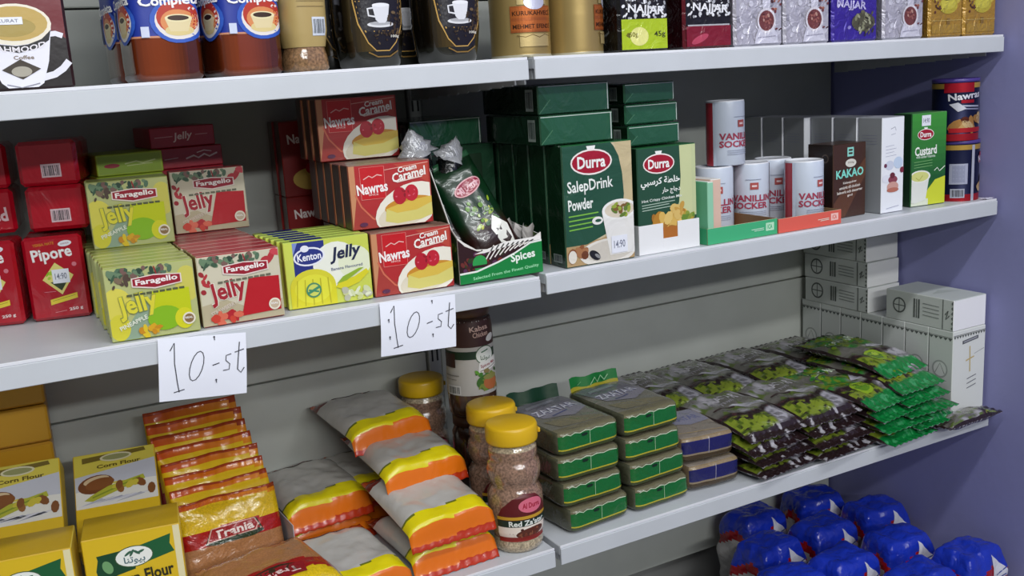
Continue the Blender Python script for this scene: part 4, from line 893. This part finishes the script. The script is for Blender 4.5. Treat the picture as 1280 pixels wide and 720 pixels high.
# ------------------------------------------------------------------ spice jars
def zjar():
    pr = [(r*.97, z*1.12) for r, z in [(0, 0), (.036, 0), (.040, .005), (.041, .012), (.039, .02), (.042, .03), (.044, .06), (.043, .08), (.038, .088), (.036, .092), (.041, .10), (.043, .113), (.040, .124), (.036, .128), (.039, .134), (.038, .142), (.033, .150)]]
    b = M('grain_jar'); b.lathe(pr, lambda t, z: lin('#8c6e5c') if .022 < z < .159 else lin('#b3a286'), 48)
    l = M('printed_card'); a = Art(l, S_cyl(pr), .1, .168, L=.004)
    a.poly([(-.46, .16), (.42, .16), (.42, .36), (.36, .46), (.2, .55), (0, .57), (-.2, .53), (-.38, .44), (-.46, .34)], '#5e1216'); a.poly([(-.46, .16), (.42, .16), (.42, .27), (-.46, .27)], '#ecdfd2')
    a.rect(-.46, .335, .42, .365, '#c99a2a'); a.rect(-.46, .265, .42, .33, '#132a1e'); a.text("Red Za'atar", .04, .298, .62, .055, '#e8ece4', .03); a.ell(.10, .46, .21, .115, '#d76a80'); a.text('Al Durra', .10, .46, .30, .05, '#a01030', .03)
    a.ell(.08, .20, .28, .10, '#efe4d6', 6); a.ell(.08, .20, .25, .08, '#5c2a1c', 6); a.poly([(-.46, .12), (.42, .12), (.42, .165), (-.46, .165)], '#8a2018'); a.blobs(4, 14, -.1, .17, .26, .24, .02, .04, ['#7a3a26', '#4a1c14', '#8f5236'])
    c = M('plastic'); c.lathe([(.036, .1502), (.0385, .151), (.0395, .154), (.0395, .174), (.038, .1775), (.036, .1785), (0, .1785)], lambda t, z: lin('#dcb018'), 48)
    for q in c.V: q.z += .018
    tb_ = M('plastic'); tb_.box(.0385, -.012, .176, .0425, .012, .183, lin('#dcb018'), .001); CACHE['lid_tab'] = tb_.mesh('lid_tab')
    return b.mesh('jar_body'), l.mesh('jar_label'), c.mesh('lid')
b, l, c = zjar()
GJ = 'spice jars with yellow lids'
dkb = M('glass_jar'); dkb.lathe([(0, 0), (.036, 0), (.039, .005), (.039, .12), (.034, .132)], lambda t, z: lin('#3a241a'), 40); dkl = M('plastic'); dkl.lathe([(.034, .1325), (.037, .134), (.037, .149), (0, .150)], lambda t, z: lin('#4a2c1e'), 40)
for x, y, r, lab in ((-.0405, .047, -8, 'clear waisted jar of red spice with yellow flip lid, front'), (-.024, .144, 4, 'spice jar with yellow lid just behind the front one'), (-.055, .350, 0, 'spice jar with amber lid in the shade under the second price sign')):
    jr = thing('spice_jar', lab, 'jar', (x, y, Z3+.0003), r, GJ, None, [('jar_body', b), ('jar_label', l), ('lid', c, 'bright yellow lid')])
    link('lid_tab', CACHE['lid_tab'], [q for q in jr.children if q.name.startswith('lid')][0])
thing('spice_jar', 'dark brown jar in the shade beneath the tall jar', 'jar', (-.006, .245, Z3+.0003), 0, 'brown spice jars', None, [('jar_body', dkb.mesh('jar_body')), ('lid', dkl.mesh('lid'))])
def talljar():
    pr = [(0, 0), (.036, 0), (.040, .006), (.041, .02), (.0415, .04), (.040, .10), (.039, .15), (.037, .165), (.034, .17)]
    b = M('glass_jar'); b.lathe(pr, lambda t, z: lin('#4a3226'), 48)
    l = M('printed_card'); a = Art(l, S_cyl(pr), .1, .17, L=.004)
    a.rect(-.80, .24, .62, .98, '#b8b4ae'); a.rect(-.8, .72, .62, .99, '#3e211c'); a.text('Kabsa', .10, .90, .36, .05, '#c9a89a', .02, 4); a.text('Chicken', .12, .84, .3, .05, '#c9a89a', .02, 4); a.ell(.33, .79, .11, .06, '#dcdad6', 15)
    a.rect(-.8, .60, .45, .68, '#16321f'); a.ell(.18, .63, .19, .16, '#3a5a3a'); a.ell(.18, .63, .175, .145, '#dfe2da'); a.text('\ufe8e\ufee8\ufe97\ufeee\ufef4\ufe91', .18, .60, .2, .06, '#3a5a3a', .02); a.line([(.1, .66), (.24, .68)], .02, '#3a6a4a')
    a.poly([(.02, .45), (.45, .50), (.45, .60), (.05, .56)], '#e3e1dc'); a.text('Spices Mix', .24, .53, .34, .04, '#8c2436', .02, 8); a.line([(.06, .475), (.42, .52)], .012, '#77706a')
    a.ell(.2, .36, .22, .14, '#3a6a24'); a.blobs(5, 30, -.02, .27, .42, .47, .03, .07, ['#3f7a28', '#5f9a32', '#7a8a3a', '#8a7a4a', '#2f5a20']); a.ell(.25, .35, .15, .12, '#b5683a'); a.ell(.25, .41, .15, .05, '#8c8a4a')
    a.rect(-.62, .52, -.36, .66, '#3a1f18'); a.line([(-.6, .44), (-.3, .44)], .02, '#8a8680'); a.line([(-.6, .40), (-.35, .40)], .012, '#8a8680'); a.barcode(-.55, .25, -.28, .34, '#cfcdca'); a.text('Net 200g', .2, .19, .2, .035, '#d6d0c8', .02)
    c = M('plastic'); c.lathe([(.034, .1702), (.037, .172), (.037, .19), (0, .192)], lambda t, z: lin('#5a3c30'), 48)
    return b.mesh('jar_body'), l.mesh('jar_label'), c.mesh('lid')
b, l, c = talljar()
thing('spice_jar', 'tall brown spice jar standing on a hidden jar under the second price sign', 'jar', (-.006, .245, Z3+.1510), -12, 'brown spice jars', None, [('jar_body', b), ('jar_label', l), ('lid', c)])

# ------------------------------------------------------------------ herb bricks
def puff(key, W, D, H, e, colf, mt, seed=0, lump=.003, n=14, art_top=None, art_front=None, pinch=0):
    def f():
        m = M(mt)
        def mp(x, y, z, h=0):
            s = (abs(x)**e+abs(y)**e+abs(z)**e)**(1/e); p = Vector((x/s, y/s, z/s))
            q = Vector((p.x*W/2, p.y*D/2, p.z*H/2)); q += p.normalized()*(noise.noise(Vector((q.x*26+seed*3.3, q.y*26, q.z*26+seed)))*lump+noise.noise(Vector((q.x*75, q.y*75+seed, q.z*75)))*lump*.35+h)
            if pinch: q.x *= 1-pinch*max(0, p.z)**2*.5; q.y *= 1-pinch*max(0, p.z)**2
            return q+Vector((0, D/2, H/2))
        for nm, fn in (('front', lambda a, b: (a, -1, b)), ('back', lambda a, b: (-a, 1, b)), ('left', lambda a, b: (-1, -a, b)), ('right', lambda a, b: (1, a, b)), ('top', lambda a, b: (a, b, 1)), ('bottom', lambda a, b: (-a, b, -1))):
            P = [[mp(*fn(-1+2*i/n, -1+2*j/n)) for j in range(n+1)] for i in range(n+1)]
            m.grid(P, lambda u, v, nm=nm: colf(nm, u, v), True)
        if art_top: art_top(Art(m, lambda u, v, h: mp(-1+2*u/W, -1+2*v/D, 1, h), W, D, L=.008, h0=.0008, dh=.00015))
        if art_front: art_front(Art(m, lambda u, v, h: mp(-1+2*u/W, -1, -1+2*v/H, h), W, H, L=.008, h0=.0008, dh=.00015))
        return m.mesh(key, True)
    return cached(key, f)
def brick_col(side, u, v):
    if side == 'top': return lin('#10401f') if v > .93 else (lin('#77756a') if v > .1 else lin('#6f6a54'))
    if side == 'front': return lin('#6f6a50') if v > .86 else (lin('#12672c') if v > .26 else (lin('#b4a82a') if v > .20 else lin('#3e4a24')))
    return lin('#4a4b3a')
def brick_top(a):
    a.poly([(.05, .9), (.9, .95), (.95, .5), (.6, .35), (.2, .45)], '#85828c'); a.poly([(.1, .35), (.5, .32), (.9, .2), (.88, .12), (.2, .14)], '#7a745c')
    a.text('ZAATAR', .5, .60, .68, .13, '#3a3e6e', .05, 6); a.text('ZAATAR', .51, .605, .68, .13, '#c6c5cf', .02, 6); a.line([(.35, .45), (.62, .50)], .03, '#55597a'); a.poly([(.2, .74), (.7, .80), (.68, .86), (.22, .80)], '#a9a8b4')
def brick_front(a):
    a.line([(.08, .82), (.14, .88), (.2, .80), (.27, .87), (.35, .81), (.44, .88), (.52, .82), (.6, .87), (.7, .82), (.8, .88), (.92, .83)], .008, '#cfe3c4'); a.line([(.5, .28), (.505, .84)], .008, '#9fc79c'); a.ell(.42, .72, .05, .02, '#0c2a14')
bk = puff('herb_brick', .121, .165, .0395, 10, brick_col, 'herb_film', 1, .0016, n=18, art_top=brick_top, art_front=brick_front)
bk2 = puff('herb_brick_b', .118, .165, .0395, 9, brick_col, 'herb_film', 5, .0016, n=18, art_top=brick_top, art_front=brick_front)
GZ = 'green ended herb bricks'; h4 = ('bottom', 'second', 'third', 'topmost')
def flap(W, col, mark):
    m = M('glossy_card'); y0 = .158
    m.grid([[Vector((-W/2+W*i/12, y0+.003*math.sin(i*.9)+.002*j, .034+.026*j/3+.0015*math.sin(i*1.3))) for j in range(4)] for i in range(13)], lambda a, b: lin(col) if b > .25 or not mark else lin('#b4a82a'), True)
    if mark: a = Art(m, lambda u, v, h: Vector((u-W/2, y0-h-.001, .036+v)), W, .024); a.line([(.4, .3), (.5, .8), (.55, .4), (.62, .85), (.70, .45), (.78, .8)], .02, '#a8d8a4'); a.line([(.12, .5), (.2, .7)], .01, '#7ab87a')
    return m.mesh('header_flap')
for k in range(4):
    for c_, (x, y, r, where) in enumerate(((.097-.008*(k > 0)-.003*(k == 2), .020+.004*k, (5, 2, 1, 3)[k], 'beside the jar'), (.222-.004*k+(.006 if k == 3 else 0), .024+.005*k, (3, 4, 2, 3)[k], 'beside the blue ended ones'))):
        lab = f'green ended packed herb brick, {h4[k]} of the stack {where}'; z = Z3+.0016+.0413*k
        if k < 3: put('herb_brick', lab, 'herb packet', (bk, bk2)[(k+c_) % 2], x, y, z, (0, 0, r), GZ)
        else: thing('herb_brick', lab, 'herb packet', (x, y, z), (0, 0, r), GZ, None, [('packet_body', bk2 if c_ else bk), ('header_flap', flap(.10, '#137a30' if c_ else '#0c3a1c', c_), ('bright green raised header flap' if c_ else 'dark green raised header flap'))])
def blue_col(side, u, v):
    if side == 'front': return lin('#8f7c5e') if v > .84 else (lin('#1e1f5c') if v > .36 else (lin('#8a7a62') if v > .26 else lin('#43341f')))
    return lin('#8e8377') if side == 'top' else lin('#6a5a45')
bb = puff('herb_brick_blue', .107, .138, .045, 8, blue_col, 'herb_film', 3, .0022, art_top=lambda a: (a.poly([(.05, .9), (.9, .95), (.95, .5), (.5, .4), (.2, .5)], '#8a889a'), a.text('ZAATAR', .5, .62, .66, .14, '#6a6c94', .03, 6), a.line([(.05, .2), (.9, .1)], .02, '#b09a70')), art_front=lambda a: a.line([(.5, .3), (.52, .9)], .008, '#a9a4b8'))
put('herb_brick', 'brown herb brick with dark blue end, bottom of two', 'herb packet', bb, .333, .028, Z3+.002, (0, 0, -4), 'blue ended herb bricks')
put('herb_brick', 'brown herb brick with dark blue end, on top of two', 'herb packet', bb, .326, .036, Z3+.0495, (0, 0, -7), 'blue ended herb bricks')
# ------------------------------------------------------------------ dark and green thyme bags
def thyme_col(seed, green):
    R = [noise.noise(Vector((seed, k, 1))) for k in range(4)]
    dk, gy, lf, bl = lin('#2a1c1e'), lin('#67645e'), lin('#64781f'), lin('#b3b0b9')
    def f(side, a, b):
        n1 = noise.noise(Vector((a*3+seed*5, b*4, seed))); n2 = noise.noise(Vector((a*15, b*30+seed, seed*2))); n3 = noise.noise(Vector((a*9+4, b*10, seed*3)))
        if side == 'bot': return mixc(dk, gy, .25) if n2 < .2 else lin('#9a98a0')
        def sm(x, lo, hi): t = min(1, max(0, (x-lo)/(hi-lo))); return t*t*(3-2*t)
        e = b+.10*math.sin(a*2.6+.4)+.05*n1
        c = mixc(mixc(gy, bl, sm(n1, 0, .5)), lin('#5a6a34'), sm(n3, .12, .4))
        if green: c = mixc(c, mixc(lin('#6f7f20'), lin('#2f7a2c'), sm(n2, -.2, .2)), sm(max(n1, e-.75), .0, .12))
        c = mixc(c, mixc(lin('#8c8a84'), lf, sm(n3, -.1, .2)), (1-sm(e, .52, .60))*sm(a, .42, .55))
        c = mixc(c, mixc(lin('#4a2c30'), dk, 1-sm(n2, .2, .5)), 1-sm(e, .40, .45))
        band = sm(e, .12, .16)*(1-sm(e, .33, .37))
        c = mixc(c, mixc(mixc(dk, lin('#4f6418'), sm(n3, -.2, .1)), lin('#7f8f2c'), sm(n2, -.25, .05)), band*(1-sm(a, .58, .68+.1*n1)))
        c = mixc(c, mixc(lin('#7d7a80'), bl, sm(n2, -.3, .1)), band*sm(a, .60, .72+.1*n1))
        c = mixc(c, mixc(dk, lin('#b3b0b6'), sm(n3, .1, .3)*sm(n2, -.1, .1)), 1-sm(b, .075, .10))
        if green: c = mixc(c, mixc(lin('#0f7a38'), lin('#3f9a60'), sm(n2, .2, .5)), 1-sm(b, .13+.02*n3, .16+.02*n3))
        if b > .96 or a < .02 or a > .98: c = dk
        return c
    return f
def thyme_art(a):
    a.poly([(.4, .50), (.95, .46), (.98, .40), (.6, .40)], '#b0aeb6'); a.text('ZAATAR', .5, .66, .62, .09, '#b7b4ba', .03, 4); a.text('Thyme', .5, .55, .35, .05, '#8f8c92', .02, 4); a.line([(.1, .48), (.3, .50), (.45, .46)], .03, '#3a2628')
def thyme_artg(a):
    a.ell(.36, .26, .17, .17, '#8fae24', 0); a.ell(.36, .26, .12, .12, '#5f8a1e'); a.ell(.4, .28, .05, .06, '#a9c43a'); a.poly([(.5, .40), (.98, .36), (.98, .46), (.7, .50)], '#c2bfc9'); a.text('ZAATAR', .5, .68, .6, .08, '#c9d6bf', .03, 4)
    a.blobs(4, 20, .1, .55, .95, .9, .03, .09, ['#1f6a2c', '#3f8a34', '#7a9a24', '#5a6a1e'])
tb = [pillow(f'thyme_bag{k}', .138, .225, .0225, thyme_col(k+1.3, False), 'bag_film', seed=k+1, droop=.0050*k, lump=.0055, nu=60, nv=84, seal=.014, arts=thyme_art, pw=5) for k in range(4)]
tg = [pillow(f'thyme_green{k}', .130, .240, .0215, thyme_col(k+5.3, True), 'bag_film', seed=k+11, droop=.0045*k, lump=.006, nu=60, nv=84, seal=.018, arts=thyme_artg, pw=5, wave=.002) for k in range(5)]
GY = 'dark thyme bags in layers'; GG = 'thyme bags with bright green ends'; lay = ('bottom', 'second', 'third', 'fourth', 'top')
R = random.Random(5)
for c, (x, where) in enumerate(((.468, 'next to the blue ended bricks'), (.608, 'in the middle of the shelf'))):
    for k in range(4):
        put('thyme_bag', f'dark glossy thyme bag, {(lay[:3]+("topmost",))[k]} of the front pile {where}', 'herb bag', tb[k], x-.003*k+R.uniform(-.006, .006), -.014+.006*k+R.uniform(-.004, .004), Z3+.0015+.0245*k, (0, 0, 4.5+R.uniform(-1.5, 2)), GY)
for c, (x, y0, where) in enumerate(((.392, .170, 'behind the blue ended bricks'), (.525, .170, 'second from the left at the back panel'), (.668, .170, 'third at the back panel'), (.815, .166, 'by the white cartons'))):
    for k in range(4):
        put('thyme_bag', f'dark thyme bag, {(lay[:3]+("topmost",))[k]} of the rear pile {where}', 'herb bag', tb[k], x+R.uniform(-.004, .004), y0, Z3+.0015+.0255*k+(.006 if k == 3 else 0), (0, 0, 3+R.uniform(-2, 2)), 'dark thyme bags in the rear row')
for c, (x, ks, where) in enumerate(((.744, 4, 'left green pile'), (.828, 5, 'right green pile by the cartons'))):
    for k in range(ks):
        put('thyme_bag', f'thyme bag with shiny green end, {lay[k]} layer of the {where}', 'herb bag', tg[k], x+R.uniform(-.005, .005)-.002*k, -.040+.012*k+(.03 if k > 3 else 0)+.008*c, Z3+.0015+.0245*k+.010*c, (0, 0, (7 if c == 0 else 2)+R.uniform(-3, 3)), GG)
tl = pillow('thyme_loose', .045, .16, .022, thyme_col(9.1, False), 'bag_film', seed=21, lump=.006, wave=.004)
put('thyme_bag', 'narrow loose thyme bag with frayed dark end at the right end of the shelf', 'herb bag', tl, .985, -.020, Z3+.002, (0, 0, 92), 'loose thyme bags')
# ------------------------------------------------------------------ white cartons along the wall
BK = '#5a5f5c'
def zig(a, y, n, col=BK):
    for i in range(n): a.poly([(i/n, y), ((i+1)/n, y), ((i+.5)/n, y-.035)], col); a.h -= a.dh
    a.line([(0, y+.008), (1, y+.008)], .012, col)
def art_wl(a): zig(a, .93, 5); a.ell(.5, .55, .33, .33, '#a3a8a4'); a.ell(.5, .55, .27, .27, '#d9dcd8'); a.line([(.3, .5), (.5, .62), (.7, .5)], .03, '#8a8f8a'); a.line([(.02, 0), (.02, .95)], .02, BK)
def art_wf(a):
    zig(a, .95, 12); a.poly([(.28, .84), (.78, .87), (.78, .91), (.28, .88)], '#55585e'); a.poly([(.32, .855), (.74, .88), (.74, .897), (.32, .87)], '#9a9ca4')
    a.line([(.52, .80), (.54, .50)], .03, '#c3ad72'); a.line([(.40, .64), (.66, .67)], .03, '#c3ad72'); a.line([(.66, .70), (.98, .74)], .012, '#9a9ca0')
    for i in range(3): a.line([(.45, .42-.055*i), (.74, .45-.055*i)], .018, '#6a6c74')
wb = carton('tea_carton', .094, .056, .174, dict(all='#dcdedb', left='#cfd3cf'), art_wf, art_wl, None, 'white_carton')
for k in range(7): put('white_carton', ('front', 'second', 'third', 'fourth', 'fifth', 'sixth', 'rearmost')[k]+' of the upright white cartons with zigzag trim along the wall', 'carton', wb, .903, .010+.0565*k, Z3+.0003, 0, 'upright white cartons along the wall')
def art_lie(a):
    a.ell(.20, .52, .10, .10, BK); a.ell(.20, .52, .08, .08, '#ccd0cc'); a.line([(.1, .52), (.3, .52)], .012, BK); a.line([(.2, .25), (.2, .8)], .012, BK); a.rect(.42, .2, .445, .85, BK); a.rect(.46, .2, .475, .85, BK); a.rect(.49, .2, .515, .85, BK)
    for i in range(4): a.line([(.56, .74-.13*i), (.80, .72-.13*i)], .01, '#8a8f8c'); a.h -= a.dh
    a.line([(.855, 0), (.855, 1)], .012, BK); a.line([(.89, .5), (.93, .65), (.90, .35), (.95, .5)], .014, BK)
    for i in range(6): a.poly([(1, i/6), (1, (i+1)/6), (.975, (i+.5)/6)], BK); a.h -= a.dh
wl = carton('tea_carton_lying', .093, .160, .061, dict(all='#dcdedb', front='#f0eff3', left='#ccd0cc', top='#c4c9c6'), None, art_lie, lambda a: a.poly([(.2, .4), (.6, .5), (.9, .3)], '#b4bab6'), 'white_carton')
put('white_carton', 'white carton lying on the upright ones at the shelf front, plain end', 'carton', wl, .9035, .011, Z3+.1748, 0, 'white cartons lying flat')
wl2 = carton('tea_carton_lying_back', .093, .178, .052, dict(all='#dcdedb', front='#e4e4e2', left='#ccd0cc'), None, art_lie, None, 'white_carton')
for k in range(3): put('white_carton', 'white carton lying in the rear stack under the shelf, '+('lowest', 'middle', 'topmost')[k], 'carton', wl2, .9035-.002*(k == 0), .216+.004*k, Z3+.1748+.053*k, 0, 'white cartons lying flat')
# ------------------------------------------------------------------ blue bags on the base shelf
def blue_bag(side, u, v):
    if side in ('top',): return lin('#1c36b8')
    if side == 'bottom': return lin('#b9b6b4')
    z = v+.06*math.sin(u*PI*2+1)
    if z > .76: return lin('#1c36b8')
    if z > .64: return lin('#a3141f')
    return lin('#c4c0be')
def bart(a): a.poly([(.62, .96), (.98, .66), (.58, .62)], '#dcdce6'); a.line([(.66, .70), (.9, .74)], .02, '#3a4a9a'); a.line([(.66, .65), (.86, .67)], .02, '#3a4a9a')
bbag = [puff(f'blue_bag{k}', .128, .102, .170, 9, blue_bag, 'bag_film', k*3+1, .0065, n=30, pinch=.26, art_front=bart) for k in range(3)]
spots = [(.700, .290, 6), (.860, .285, -7), (.630, .165, 8), (.778, .165, 3), (.925, .165, -5), (.560, .040, -6), (.705, .038, 6), (.852, .040, -4), (.920, -.080, 6), (.772, -.085, 3)]
wh = ('rear left', 'rear right', 'second row left', 'second row middle', 'second row right by the wall', 'front row far left', 'front row second', 'front row third', 'nearest by the wall', 'nearest, cut by the bottom edge')
for k, (x, y, r) in enumerate(spots):
    put('sugar_bag', f'shiny blue bag with red stripe on the base shelf, {wh[k]}', 'bag', bbag[k % 3], x, y, ZB+.0045, r, 'blue bags on the base shelf')
